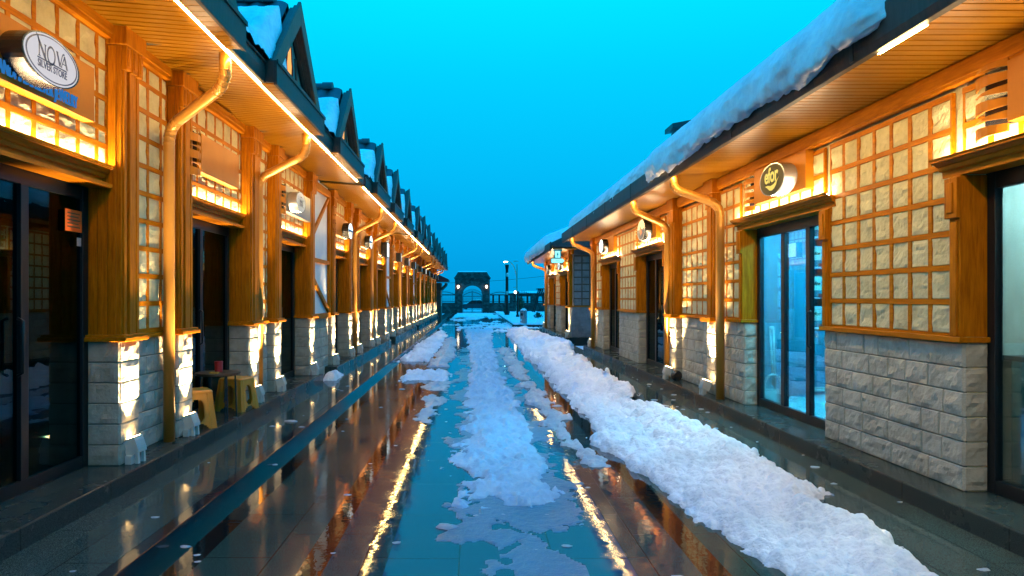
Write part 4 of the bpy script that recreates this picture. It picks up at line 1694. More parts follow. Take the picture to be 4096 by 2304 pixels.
M['yellow'] = mat('yellow_plastic', (0.66, 0.26, 0.022), (0.58, 0.23, 0.02), rough=0.4, scale=4)


def make_stool():
    r = empty('stool', (0, 0, 0), 'x', 'stool')
    H = .42
    m = MB()

    def ring(s, z, rr=.3, n=8):
        pts = []
        for cx, cy, a0 in ((1, 1, 0), (-1, 1, 90), (-1, -1, 180), (1, -1, 270)):
            for k in range(n + 1):
                a = math.radians(a0 + 90 * k / n)
                pts.append((s * (cx * (1 - rr) + rr * math.cos(a)), s * (cy * (1 - rr) + rr * math.sin(a)), z))
        return pts
    # side walls: each side a panel with an arch cut out and a notch at the foot
    for side in range(4):
        ang = side * math.pi / 2
        ca, sa = math.cos(ang), math.sin(ang)

        def Pt(u, z, off=0.0):
            s = .205 - (.205 - .155) * (z / H) - off
            x, y = s, u * s
            return (x * ca - y * sa, x * sa + y * ca, z)
        us = np.linspace(-.98, .98, 25)
        zs = np.linspace(0, H - .02, 22)
        for off in (0.0, .012):
            idx = {}
            vs, fs = [], []
            for a, u in enumerate(us):
                for b, z in enumerate(zs):
                    idx[a, b] = len(vs)
                    rib = .008 * (abs(abs(u) - .66) < .07)
                    vs.append(Pt(u, z, off - rib))
            for a in range(24):
                for b in range(21):
                    u, z = (us[a] + us[a + 1]) / 2, (zs[b] + zs[b + 1]) / 2
                    hole = (abs(u) / .42) ** 2.6 + (abs(z - .20) / .125) ** 2.6 < 1
                    foot = z < .05 * max(0, 1 - (abs(u) / .62) ** 4)
                    if not hole and not foot:
                        fs.append((idx[a, b], idx[a + 1, b], idx[a + 1, b + 1], idx[a, b + 1]))
            m.add(vs, fs)
    m.build('side_wall', M['yellow'], r)
    t = MB()
    rr = [ring(.162, H - .035), ring(.166, H - .03), ring(.166, H - .012), ring(.155, H), ring(.10, H + .002)]
    k = len(rr[0])
    t.add([p for q in rr for p in q], [tuple(range(k))[::-1], tuple(range(4 * k, 5 * k))] + [(i * k + j, i * k + (j + 1) % k, (i + 1) * k + (j + 1) % k, (i + 1) * k + j) for i in range(4) for j in range(k)])
    t.build('seat', M['yellow'], r)
    return r


st = make_stool()
st['label'] = 'yellow plastic stool half hidden behind a lit pillar, nearest the camera'
st['group'] = 'yellow plastic stools'
st.location = (-3.13, 7.84, STEP)
st.rotation_euler = (0, 0, .55)
st2 = copy_tree(st)
st2['label'] = 'yellow plastic stool beyond the small table, seen whole'
st2.location = (-3.07, 9.05, STEP)
st2.rotation_euler = (0, 0, -.25)

# ------------------------------------------------------------------ snow on the ground
def axis(a, b, f):
    o = [a]
    while o[-1] < b:
        o.append(o[-1] + f(o[-1]))
    return np.array(o)


def snow_field(name, label, x0, x1, y0, y1, dist, H, z0=0.0, m='snow', lumps=2500, lr=(.02, .075), seed=1, dx=.018, edge=.14, rough=1.0, ramp=.16, kind='stuff', base=None,
               cat='snow', breakup=0.0, fade=None, lump_h=1.0):
    """height field of clumpy snow; dist(X,Y) is the distance inside its outline"""
    rg = np.random.default_rng(seed)
    xs = np.arange(x0, x1 + dx, dx)
    ys = axis(y0, y1, lambda y: max(.018, .0042 * y))
    X, Y = np.meshgrid(xs, ys, indexing='ij')
    d = dist(X, Y)
    d = d + edge * (fbm(X * 3.1, Y * 2.3, 4, seed) - .5) * 2 + edge * .5 * (fbm(X * 13, Y * 9, 3, seed + 2) - .5) * 2
    if breakup:
        d = d - breakup * np.clip(fbm(X * 2.2 + 9, Y * 1.6, 4, seed + 5) - .45, 0, 1) * 4
    if fade:
        f_ = np.clip((Y - fade[0]) / (fade[1] - fade[0]), 0, 1)
        d = d - (1 - f_) * (.04 + .9 * np.clip(fbm(X * 6, Y * 5, 4, seed + 21) - .40, 0, 1))
    k = np.clip(d / ramp, 0, 1)
    k = np.where(d > 0, np.sqrt(k) * (1 - .25 * k) + .25 * k, 0)
    h = H * k * (.55 + .5 * fbm(X * 2.0, Y * 1.5, 3, seed + 7) + rough * .55 * (fbm(X * 8, Y * 6, 4, seed + 11) - .5) * 2)
    L = np.zeros_like(h)
    px = rg.uniform(x0, x1, lumps)
    u = rg.random(lumps)
    py = y0 * (y1 / y0) ** u if y0 > 0 else rg.uniform(y0, y1, lumps)
    pr = lr[0] * (lr[1] / lr[0]) ** (rg.random(lumps) ** 1.6) * (0.6 + 0.4 * np.minimum(3, py / 6))
    for a, b, r in zip(px, py, pr):
        i0, i1 = np.searchsorted(xs, (a - r, a + r))
        j0, j1 = np.searchsorted(ys, (b - r, b + r))
        if i1 <= i0 or j1 <= j0:
            continue
        q = r * r - (X[i0:i1, j0:j1] - a) ** 2 - (Y[i0:i1, j0:j1] - b) ** 2
        L[i0:i1, j0:j1] = np.maximum(L[i0:i1, j0:j1], np.sqrt(np.maximum(q, 0)) * .75)
    h = np.where(d > 0, h + L * lump_h * np.clip(k * 1.3, .25, 1), -.03)
    zb = z0 if base is None else base(X, Y)
    P = np.stack([X, Y, zb + h], -1)
    live = (h > -.02)
    qa = live[:-1, :-1] | live[1:, :-1] | live[1:, 1:] | live[:-1, 1:]
    n, w = X.shape
    I = np.arange(n * w).reshape(n, w)
    q = np.stack([I[:-1, :-1], I[1:, :-1], I[1:, 1:], I[:-1, 1:]], -1)[qa]
    used = np.unique(q)
    rm = -np.ones(n * w, int)
    rm[used] = np.arange(len(used))
    me = bpy.data.meshes.new(name)
    V = P.reshape(-1, 3)[used].astype(np.float32)
    F = rm[q].astype(np.int32)
    me.vertices.add(len(V))
    me.vertices.foreach_set('co', V.ravel())
    me.loops.add(F.size)
    me.loops.foreach_set('vertex_index', F.ravel())
    me.polygons.add(len(F))
    me.polygons.foreach_set('loop_start', np.arange(0, F.size, 4, dtype=np.int32))
    me.polygons.foreach_set('use_smooth', np.ones(len(F), bool))
    me.update(calc_edges=True)
    me.validate()
    me.materials.append(M[m])
    o = bpy.data.objects.new(name, me)
    COL.objects.link(o)
    return tag(o, label, cat, None, kind)


def strip(lp, rp, y0, y1, sy=.5):
    ly, lx = zip(*lp)
    ry, rx = zip(*rp)

    def f(X, Y):
        a = X - np.interp(Y, ly, lx)
        b = np.interp(Y, ry, rx) - X
        c = (Y - y0) * sy
        d = (y1 - Y) * sy
        return np.minimum(np.minimum(a, b), np.minimum(c, d))
    return f


def walkbase(X, Y):
    return .121 * np.clip((X - 2.12) / .40, 0, 1) ** 1.3


# big bank along the right, running over the kerb
snow_field('snow_bank', 'long white clumpy snow bank along the right side of the lane', 1.2, 3.1, 3.3, 12.3,
           strip([(3, 1.98), (4, 1.90), (5, 1.78), (6, 1.66), (7.4, 1.55), (8.2, 1.36), (9, 1.60), (12.5, 1.66)], [(3, 2.62), (4, 2.70), (6, 2.80), (8, 2.84), (9.4, 2.80), (10.2, 2.60), (11, 2.45), (12.3, 2.2)], 2.4, 12.1),
           .09, seed=3, lumps=6500, lr=(.014, .085), base=walkbase, dx=.013, edge=.13, ramp=.22)
snow_field('snow_bank', 'farther part of the right snow bank beyond the gap by the drain', 1.2, 3.2, 10.9, 36.0,
           strip([(10.9, 1.72), (14, 1.62), (22, 1.6), (36, 1.75)], [(10.9, 2.62), (13, 2.72), (20, 2.75), (23, 3.3), (28, 2.9), (36, 2.5)], 10.9, 35.8),
           .12, seed=4, lumps=5000, lr=(.02, .11), base=walkbase, dx=.024, edge=.22, ramp=.3)
# ridge between the wheel tracks
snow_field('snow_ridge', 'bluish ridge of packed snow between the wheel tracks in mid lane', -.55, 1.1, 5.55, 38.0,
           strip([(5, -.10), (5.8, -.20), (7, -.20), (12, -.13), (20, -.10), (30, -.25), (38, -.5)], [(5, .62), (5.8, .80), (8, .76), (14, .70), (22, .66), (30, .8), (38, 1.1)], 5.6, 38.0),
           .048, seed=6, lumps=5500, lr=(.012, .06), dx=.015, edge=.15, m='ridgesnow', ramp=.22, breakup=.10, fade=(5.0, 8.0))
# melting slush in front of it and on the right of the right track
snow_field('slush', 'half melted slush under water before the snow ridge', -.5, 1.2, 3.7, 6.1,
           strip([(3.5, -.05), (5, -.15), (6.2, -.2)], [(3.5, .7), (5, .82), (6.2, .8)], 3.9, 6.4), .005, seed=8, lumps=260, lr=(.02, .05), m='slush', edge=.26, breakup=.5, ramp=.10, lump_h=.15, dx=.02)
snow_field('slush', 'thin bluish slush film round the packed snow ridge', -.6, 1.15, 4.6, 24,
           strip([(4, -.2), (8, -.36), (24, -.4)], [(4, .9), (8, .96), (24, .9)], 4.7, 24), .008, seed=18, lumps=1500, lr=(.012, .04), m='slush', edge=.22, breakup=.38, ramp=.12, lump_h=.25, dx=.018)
snow_field('slush', 'grey slush beside the right wheel track', .7, 1.5, 6.6, 24,
           strip([(6.5, 1.15), (8, 1.02), (11, .90), (24, .86)], [(6.5, 1.42), (9, 1.36), (12, 1.28), (24, 1.25)], 6.8, 24), .032, seed=9, lumps=1700, lr=(.015, .05), m='slush2', edge=.17, breakup=.16, ramp=.08, dx=.018)
# left heaps
snow_field('snow_heap', 'white snow heap on the left of the lane beside the kerb', -2.2, -.9, 18.6, 36,
           strip([(18, -2.02), (22, -1.98), (30, -1.85), (36, -1.7)], [(18, -1.25), (24, -1.18), (30, -1.2), (36, -1.5)], 18.7, 35.5), .09, seed=12, lumps=2600, lr=(.02, .06), dx=.026, edge=.22, ramp=.3)
snow_field('snow_heap', 'grey slushy snow right of the far left heap', -1.35, -.35, 16.8, 30,
           strip([(16, -1.15), (30, -1.1)], [(16, -.55), (22, -.6), (30, -.75)], 17.2, 29.5), .035, seed=13, lumps=2200, lr=(.02, .05), dx=.024, edge=.17, m='slush2', breakup=.1)
snow_field('snow_heap', 'low row of snow lumps reaching across the left wheel track', -1.7, -.3, 13.9, 16.8,
           strip([(13.8, -1.35), (15.3, -1.6), (17, -1.3)], [(13.8, -.5), (17, -.42)], 14.2, 16.4, .35), .045, seed=14, lumps=420, lr=(.025, .075), dx=.02, edge=.25, breakup=.15, ramp=.3)
snow_field('snow_heap', 'thin slush below the row of lumps left of the track', -1.3, -.4, 9.5, 14.2,
           strip([(9, -.75), (14, -1.0)], [(9, -.6), (14, -.45)], 9.4, 14.4), .022, seed=15, lumps=420, lr=(.015, .04), dx=.018, edge=.2, m='slush2', breakup=.25)
# lumps lying between the left buildings
snow_field('snow_heap', 'small snow lump in the gap below the first white panel', -3.1, -2.5, 13.3, 14.6, strip([(13, -2.95), (15, -2.95)], [(13, -2.6), (15, -2.7)], 13.4, 14.4), .09, z0=.12, seed=16, lumps=60,
           lr=(.04, .09), dx=.02, edge=.06, kind='thing')
# far snow round the gate
snow_field('snow_cover', 'trodden snow covering the ground before the arched gate', -2.2, 2.6, 44, 78,
           lambda X, Y: np.minimum(np.minimum((fbm(X * .9, Y * .28, 4, 31) - .45) * 2.2 + (Y - 60) * .03, (Y - 44) * .3), np.minimum(X + 1.75, 3 - X)), .05, seed=21, lumps=900, lr=(.03, .06), dx=.05, edge=.2, m='farsnow', ramp=.3)
snow_field('snow_cover', 'wet broken snow across the lane end beyond the ridge', -1.9, 2.7, 35.5, 47,
           lambda X, Y: np.minimum((fbm(X * 1.4, Y * .5, 4, 44) - .66) * 1.6 + np.clip(X - .5, 0, 2) * .3, np.minimum((Y - 35.5) * .4, (47 - Y) * .4)), .04, seed=22, lumps=900, lr=(.03, .06), dx=.04, edge=.1, m='farsnow', ramp=.2)
snow_field('snow_cover', 'wet snow spread on the side lane past the second right building', 2.3, 9, 36.2, 40, lambda X, Y: (fbm(X * 1.1, Y * .8, 4, 52) - .42) * 1.5, .05, seed=23, lumps=400, lr=(.05, .1), dx=.06, edge=.1, m='farsnow',
           ramp=.2)
# scattered small melted bits on the wet paving
rg = np.random.default_rng(77)
bits = MB()
for k in range(95):
    x, y = rg.uniform(-2.8, 1.5), rg.uniform(3.9, 14)
    if rg.random() < .35:
        x = rg.uniform(2.6, 3.36)
    zz = .122 if (x > 2.54 or x < -2.06) else .003
    r = rg.uniform(.008, .028) * (1 if rg.random() < .85 else 2.2)
    n = 9
    rings = []
    for s, z in ((1, 0), (.95, .25), (.6, .5), (.2, .6)):
        rings.append([(x + math.cos(t) * r * s * (1.5 + .4 * math.sin(3 * t + k)), y + math.sin(t) * r * s * (1 + .3 * math.cos(2 * t + k)), zz + z * r * .6) for t in np.linspace(0, 2 * math.pi, n + 1)[:-1]])
    bits.add([p for q in rings for p in q], [tuple(range(3 * n, 4 * n))] + [(i * n + j, i * n + (j + 1) % n, (i + 1) * n + (j + 1) % n, (i + 1) * n + j) for i in range(3) for j in range(n)])
tag(bits.build('snow_crumbs', M['slush2'], smooth=True), 'scattered crumbs of melting snow on the wet paving', 'snow', None, 'stuff')

# planter bed on the right with its kerb
struct('kerb', MB().box(2.22, 2.36, 39.6, 62, -.1, .17).box(2.36, 12, 39.5, 39.62, -.1, .17), M['kerbdark'])
snow_field('snow_cover', 'smooth bright snow covering the raised bed on the right of the lane end', 2.36, 12, 39.65, 80, lambda X, Y: np.minimum(X - 2.3, Y - 39.5) + .2, .1, z0=.12, seed=24, lumps=200, lr=(.06, .2), dx=.08,
           edge=.05, m='farsnow', ramp=.3, rough=.5, lump_h=.5)


# ------------------------------------------------------------------ snow on the roofs
def left_roof_snow(b, c, prev, label, k):
    """blanket in the valley before a gable, thick on the dormer slope that faces the camera"""
    rg_ = np.random.default_rng(k)
    dx = .03 if b < 20 else .05
    xs = np.arange(-4.0, -2.20, dx)
    ys = np.arange(prev, c - .44, dx)
    X, Y = np.meshgrid(xs, ys, indexing='ij')
    main = 4.20 + .493 * (-2.22 - X)
    dorm = ZE - .02 + (ZA - ZE) * np.clip((Y - (c - GH - .1)) / GH, 0, 2)
    dist = np.minimum(np.minimum(Y - prev + .02, (c - .47) - Y), (-2.20 - X) * 1.2 + .03)
    dist = dist + .09 * (fbm(X * 4, Y * 4, 3, k) - .5) * 2
    kk = np.clip(dist / .20, 0, 1)
    h = .26 * np.sqrt(kk) * (.75 + .35 * fbm(X * 2, Y * 2, 3, k + 3)) + .03 * (fbm(X * 7, Y * 7, 3, k + 4) - .5)
    L = np.zeros_like(h)
    for _ in range(26):                                                    # crumbling lower lip
        a, d_, r = rg_.uniform(-2.33, -2.22), rg_.uniform(prev, c - GH * .75), rg_.uniform(.05, .11)
        q = r * r - (X - a) ** 2 - (Y - d_) ** 2
        L = np.maximum(L, np.sqrt(np.maximum(q, 0)))
    z = np.maximum(main, dorm) + np.where(dist > 0, h + L * .7, -.03)
    P = np.stack([X - .0, Y, z], -1)
    skirt = P[-1:].copy()                                                  # lip hangs over the gutter
    skirt[..., 0] += .05 + .06 * fbm(ys * 6, ys * 0 + k, 3, 2)
    skirt[..., 2] = np.minimum(skirt[..., 2] - .02, 4.22 + .10 * (fbm(ys * 7, ys * 0, 3, k + 8) - .3))
    P = np.concatenate([P, skirt], 0)
    m = MB()
    m.grid(P)
    m.keep = True
    o = m.build('roof_snow', M['roofsnow'], smooth=True)
    o.data.flip_normals() if o.data.polygons[0].normal.z < 0 else None
    return tag(o, label, 'snow', 'snow patches on the left roofs')


q = 0
for gi, b in enumerate(LB):
    for ci, c in enumerate(GAB):
        prev = (GAB[ci - 1] + GH + .05) if ci else -.75
        if b + c < 4.5:
            continue
        left_roof_snow(b, b + c, b + prev, 'thick snow on the roof slope before the %s gable in view on the left' % NUM[q], 100 + q)
        q += 1


def right_roof_snow(y0, y1, label, prof, seed, amp=.05, drop=None):
    ys = axis(y0, y1, lambda y: max(.022, .004 * y))
    a = np.array(prof)
    tt_ = np.linspace(0, len(prof) - 1, len(prof) * 4)
    prof = list(zip(np.interp(tt_, range(len(a)), a[:, 0]), np.interp(tt_, range(len(a)), a[:, 1])))
    P = np.zeros((len(prof), len(ys), 3))
    for i, (x, z) in enumerate(prof):
        t = i / (len(prof) - 1)
        n1 = (fbm(ys * 1.5, ys * 0 + i * .10, 4, seed) - .5) * 2.6
        n2 = (fbm(ys * 6.0, ys * 0 + i * .22, 4, seed + 4) - .5) * 2.4
        lip = max(0, 1 - i / 16)
        P[i, :, 0] = x + amp * n1 * (1 + lip * .5) + .025 * n2 * (.5 + lip)
        P[i, :, 1] = ys + .02 * n2
        P[i, :, 2] = z + amp * (n1 * .9) + .045 * n2 * (.45 + lip * 1.2)
        if drop is not None and i < 12:
            P[i, :, 2] -= drop(ys) * (1 - i / 12)
    e = np.clip(np.minimum(ys - y0, y1 - ys) / .35, 0, 1) ** .5
    for i in range(len(prof)):
        base = 3.74 + .47 * max(0, prof[i][0] - 2.83)
        P[i, :, 2] = base + (P[i, :, 2] - base) * e
        P[i, :, 0] = 2.95 + (P[i, :, 0] - 2.95) * (e if prof[i][0] < 2.95 else 1)
    m = MB()
    m.grid(P)
    m.keep = True
    o = m.build('roof_snow', M['roofsnow'], smooth=True)
    if o.data.polygons[len(o.data.polygons) // 2].normal.z < 0:
        o.data.flip_normals()
    return tag(o, label, 'snow', 'snow rolls on the right roofs')


PR = [(2.83, 3.66), (2.76, 3.55), (2.70, 3.56), (2.665, 3.66), (2.685, 3.80), (2.75, 3.94), (2.84, 4.04), (2.95, 4.12), (3.2, 4.25), (3.8, 4.51), (4.6, 4.88), (5.6, 5.33), (7.4, 6.10)]
right_roof_snow(4.6, 11.3, 'heavy snow roll hanging over the near eave of the long right building', PR, 5, drop=lambda y: .12 * np.clip(1 - np.abs(y - 6.0) / .7, 0, 1) + .08 * np.clip(1 - np.abs(y - 9.6) / 1.2, 0, 1))
PR2 = [(2.84, 3.74), (2.85, 3.84), (2.87, 3.93), (2.91, 4.02), (2.97, 4.10), (3.06, 4.17), (3.2, 4.25), (3.4, 4.35), (3.8, 4.53), (4.6, 4.90), (5.6, 5.35), (7.4, 6.12)]
right_roof_snow(11.35, 21.4, 'thinner snow lying behind the far eave of the long right building', PR2, 9, amp=.045)
PR3 = [(2.84, 3.70), (2.76, 3.52), (2.66, 3.50), (2.60, 3.62), (2.60, 3.80), (2.66, 3.98), (2.78, 4.10), (2.92, 4.18), (3.2, 4.30), (3.8, 4.55), (4.6, 4.92), (5.6, 5.37), (7.4, 6.15)]
right_roof_snow(27.0, 35.9, 'snow roll drooping over the eave of the short second right building', PR3, 13, amp=.07)
PR4 = [(3.6, 4.12), (3.62, 4.2), (3.7, 4.32), (3.9, 4.45), (4.3, 4.68), (5.0, 5.0), (5.8, 5.4), (7.4, 6.1)]
right_roof_snow(25.4, 27.2, 'snow shoulder set back at the near end of the second right roof', PR4, 14, amp=.04)

# ------------------------------------------------------------------ gate, walls and fence at the lane end
GY = 77.0
M['rubble'] = stonemat('dark_rubble_stone', (0.055, 0.055, 0.055), (0.11, 0.11, 0.105), (0.19, 0.185, 0.17))


def rubblemat():
    m, b, L = newmat('coursed_rubble')
    tcn = nd(m, 'ShaderNodeTexCoord')
    mp = nd(m, 'ShaderNodeMapping')
    mp.inputs['Scale'].default_value = (1.7, 1.7, 2.6)
    L.new(tcn.outputs['Object'], mp.inputs[0])
    v = nd(m, 'ShaderNodeTexVoronoi')
    v.inputs['Scale'].default_value = 1.6
    v2 = nd(m, 'ShaderNodeTexVoronoi')
    v2.feature = 'DISTANCE_TO_EDGE'
    v2.inputs['Scale'].default_value = 1.6
    L.new(mp.outputs[0], v.inputs[0])
    L.new(mp.outputs[0], v2.inputs[0])
    rp = nd(m, 'ShaderNodeValToRGB')
    rp.color_ramp.elements[0].color = (0.02, 0.02, 0.02, 1)
    rp.color_ramp.elements[1].color = (0.085, 0.08, 0.075, 1)
    sp = nd(m, 'ShaderNodeSeparateColor')
    L.new(v.outputs['Color'], sp.inputs[0])
    L.new(sp.outputs[0], rp.inputs[0])
    st_ = nd(m, 'ShaderNodeMath', operation='GREATER_THAN')
    st_.inputs[1].default_value = .035
    L.new(v2.outputs['Distance'], st_.inputs[0])
    mx = nd(m, 'ShaderNodeMixRGB', blend_type='MULTIPLY')
    mx.inputs[0].default_value = .6
    L.new(rp.outputs[0], mx.inputs[1])
    L.new(st_.outputs[0], mx.inputs[2])
    L.new(mx.outputs[0], b.inputs['Base Color'])
    b.inputs['Roughness'].default_value = .85
    return m


M['rubble'] = rubblemat()
M['iron'] = mat('black_iron', (0.01, 0.011, 0.012), rough=.4, metal=.4)
gt = empty('stone_gate', (-.07, GY, 0), 'dark stone gateway with a round arch and stepped snowy top at the lane end', 'gate')
m = MB()
HW, AW, SP = 1.92, 1.09, 2.05
AR = 1.02
m.box(-HW, -AW, 0, .9, 0, SP)
m.box(AW, HW, 0, .9, 0, SP)
n = 22
for i in range(n):
    xa, xb = -AW + 2 * AW * i / n, -AW + 2 * AW * (i + 1) / n
    za, zb = SP + AR * math.sqrt(max(0, 1 - (xa / AW) ** 2)), SP + AR * math.sqrt(max(0, 1 - (xb / AW) ** 2))
    m.hexa([(xa, 0, za), (xb, 0, zb), (xb, .9, zb), (xa, .9, za), (xa, 0, 3.75), (xb, 0, 3.75), (xb, .9, 3.75), (xa, .9, 3.75)])
m.box(-HW, -AW, .0, .9, SP, 3.75)
m.box(AW, HW, .0, .9, SP, 3.75)
m.build('wall', M['rubble'], gt)
m = MB()
m.box(-HW - .06, HW + .06, -.06, .96, 3.75, 3.87)
m.box(-HW - .12, HW + .12, -.12, 1.02, 3.87, 3.97)
m.box(-HW + .0, HW - .0, -.03, .93, 3.97, 4.12)
m.box(-HW + .10, HW - .10, .0, .9, 4.12, 4.27)
m.box(-HW + .20, HW - .20, .04, .86, 4.27, 4.42)
m.box(-HW + .28, HW - .28, .08, .82, 4.42, 4.56)
m.build('cornice', M['rubble'], gt)
m = MB()
n = 16
for i in range(n):
    a0, a1 = math.pi * i / n + .012, math.pi * (i + 1) / n - .012
    q = [(-math.cos(a) * AW * s, SP + math.sin(a) * AR * s) for a, s in ((a0, 1.0), (a1, 1.0), (a1, 1.25), (a0, 1.25))]
    m.prism(q, 'y', -.06, .0)
m.prism([(-.10, 3.06), (.10, 3.06), (.16, 3.52), (-.16, 3.52)], 'y', -.12, -.061)
m.build('arch_stones', mat('grey_arch_stone', (0.06, 0.06, 0.058), (0.09, 0.09, 0.085), rough=.8), gt)
m = MB()
m.hexa([(-1.66, .06, 4.56), (1.66, .06, 4.56), (1.66, .84, 4.56), (-1.66, .84, 4.56), (-1.55, .14, 4.66), (1.55, .14, 4.66), (1.55, .76, 4.66), (-1.55, .76, 4.66)])
tag(m.build('roof_snow', M['roofsnow']), 'thin snow layer on top of the stone gateway', 'snow')
bpy.context.view_layer.update()
for o in bpy.data.objects:
    if o.get('label') == 'thin snow layer on top of the stone gateway':
        o.location = (-.07, GY, 0)
for s, lab in ((-1, 'lit wall lamp on the left of the gate arch'), (1, 'lit wall lamp on the right of the gate arch')):
    r = empty('wall_lamp', (-.07 + s * 1.56, GY - .14, 2.92), lab, 'lamp', 'wall lamps on the gateway')
    m = MB()
    m.lathe([(0, -.16), (.07, -.13), (.11, -.02), (.12, .10), (.06, .17), (0, .18)], (0, 0, 0), 14)
    m.build('globe', M['lamp'] if 'lamp' in M else M.setdefault('lamp', emit('lit_lamp_glass', (1.0, .78, .55), 9)), r, smooth=True)
    m = MB()
    m.tube([(0, .14, -.30), (0, .0, -.30), (0, 0, -.17)], .025, 8)
    m.lathe([(.05, .17), (.14, .19), (.05, .28), (0, .30)], (0, 0, 0), 12)
    m.build('bracket', M['iron'], r)

ig = empty('iron_gate', (-.07, GY + .25, 0), 'double leaf iron bar gate with curved top under the stone arch', 'gate')
for s in (-1, 1):
    m = MB()
    for k in range(10):
        x = s * (.06 + k * (AW - .14) / 9)
        zt = 1.95 + .42 * math.cos(x / AW * math.pi / 2)
        m.box(x - .014, x + .014, -.014, .014, .1, zt + .26)
        m.lathe([(.03, 0), (.022, .03), (0, .12)], (x, 0, zt + .26), 6)
    for z in (.10, .42, 1.25, 1.85):
        m.box(s * .02, s * (AW - .03), -.02, .02, z, z + .05)
    m.box(s * .02, s * .08, -.03, .03, .05, 2.5)
    m.box(s * (AW - .09), s * (AW - .03), -.03, .03, .05, 1.95)
    arc = [(s * x, 0, 1.93 + .42 * math.cos(x / AW * math.pi / 2)) for x in np.linspace(.05, AW - .05, 9)]
    m.tube(arc, .028, 6)
    m.build('gate_leaf', M['iron'], ig)

for (x0, x1, lab) in ((-9, -2.0, 'low rubble stone wall left of the gateway'), (1.86, 16, 'low rubble stone wall right of the gateway, behind the snowy bed')):
    m = MB()
    m.box(x0, x1, GY + .1, GY + .7, -.1, 1.16)
    o = tag(m.build('stone_wall', M['rubble']), lab, 'wall')


def rail(x0, x1, lab, arch=.3):
    r = empty('railing', ((x0 + x1) / 2, GY + .4, 1.16), lab, 'railing', 'iron railing panels on the stone walls')
    w = (x1 - x0) / 2
    m = MB()
    nb = max(3, int((x1 - x0) / .2))
    for k in range(nb + 1):
        x = -w + 2 * w * k / nb
        zt = .92 + arch * math.cos(x / w * math.pi / 2)
        m.box(x - .011, x + .011, -.011, .011, .0, zt + .12)
        m.lathe([(.022, 0), (.016, .02), (0, .09)], (x, 0, zt + .12), 6)
    m.build('bars', M['iron'], r)
    m = MB()
    m.box(-w, w, -.025, .025, .12, .17)
    m.box(-w, w, -.05, .05, .82, .93)
    m.tube([(x, 0, .93 + arch * math.cos(x / w * math.pi / 2)) for x in np.linspace(-w, w, 13)], .03, 6)
    m.build('rails', M['iron'], r)


rail(-4.4, -2.02, 'iron railing panel with arched top left of the gateway', .28)
for k in range(4):
    rail(1.9 + k * 2.45, 1.9 + k * 2.45 + 2.2, ['iron railing panel just right of the gateway', 'iron railing panel behind the street lamps', 'iron railing panel behind the leafy plant', 'iron railing panel beside the swing'][k], .25)
    for j in range(3):
        x = 2.25 + k * 2.45 + j * .68
        m = MB()
        m.box(x - .09, x + .09, GY + .55, GY + .68, 1.161, 2.0)
        m.box(x - .11, x + .11, GY + .53, GY + .70, 2.0, 2.06)
        tag(m.build('stone_post', M['rubble']), '%s dark post behind the railing panel number %s from the gateway' % (['left', 'middle', 'right'][j], ['one', 'two', 'three', 'four'][k]), 'post', 'posts behind the railings')
for x, lab in ((-4.5, 'square stone pier at the left end of the railing'), (4.22, 'square stone pier between the first two right railings'), (6.67, 'square stone pier right of the street lamp')):
    m = MB()
    m.box(x - .16, x + .16, GY + .05, GY + .45, -.1, 2.12)
    m.box(x - .2, x + .2, GY + .01, GY + .49, 2.12, 2.2)
    tag(m.build('stone_pier', M['rubble']), lab, 'pier')

lb = empty('low_building', (12, 96, 0), 'long low dark building with a snow covered roof beyond the railings', 'building')
m = MB()
m.box(-6.6, 12, 0, 6, 1.9, 2.35)
for k in range(7):
    m.box(-6.5 + k * 2.9, -6.2 + k * 2.9, .1, 5.9, -.1, 1.9)
m.build('wall', M['rubble'], lb)
m = MB()
m.hexa([(-7.3, -.3, 2.36), (12, -.3, 2.36), (12, 6.3, 2.36), (-7.3, 6.3, 2.36), (-7.2, 0, 2.62), (12, 0, 2.75), (12, 6, 2.75), (-7.2, 6, 2.62)])
m.build('snow_cover', M['roofsnow'], lb)
m = MB()
m.box(-6.6, 12, 3.0, 3.1, -.1, .9)
m.build('parapet', M['rubble'], lb)

# parked car beyond the gate, half under snow
car = empty('parked_car', (.25, 90, 0), 'dark parked car under snow seen through the iron gate', 'car')
M['carpaint'] = mat('dark_car_paint', (0.03, 0.045, 0.06), rough=.25, coat=.6)
m = MB()
prof = [(-2.0, .35), (-2.05, .62), (-1.9, .82), (-1.05, .92), (-.45, 1.36), (.75, 1.40), (1.45, .98), (2.0, .92), (2.08, .6), (2.0, .33)]
for (ya, yb, s) in ((0, .14, .93), (.14, 1.5, 1.0), (1.5, 1.64, .93)):
    m.prism([(x * (s if abs(x) > .0 else 1), .33 + (z - .33) * s) for x, z in prof], 'y', ya, yb)
m.build('body', M['carpaint'], car, bevel=.03)
m = MB()
m.prism([(-.92, .95), (-.42, 1.28), (.15, 1.32), (.15, .95)], 'y', -.006, .004)
m.prism([(.22, .95), (.22, 1.32), (.72, 1.32), (1.25, .98)], 'y', -.006, .004)
m.build('window', M['black'], car)
for x in (-1.3, 1.3):
    for y in (.02, 1.46):
        m = MB()
        m.lathe([(0, 0), (.2, 0), (.31, .02), (.33, .08), (.33, .16), (0, .17)], (x, y, .33), 18, ax='y')
        m.build('wheel', M['black'], car)
for y in (.25, 1.35):
    m = MB()
    m.lathe([(0, 0), (.09, 0), (.1, .04), (0, .05)], (-2.06, y, .66), 12, ax='x')
    m.build('headlight', M['white'], car)
m = MB()
P = np.zeros((16, 10, 3))
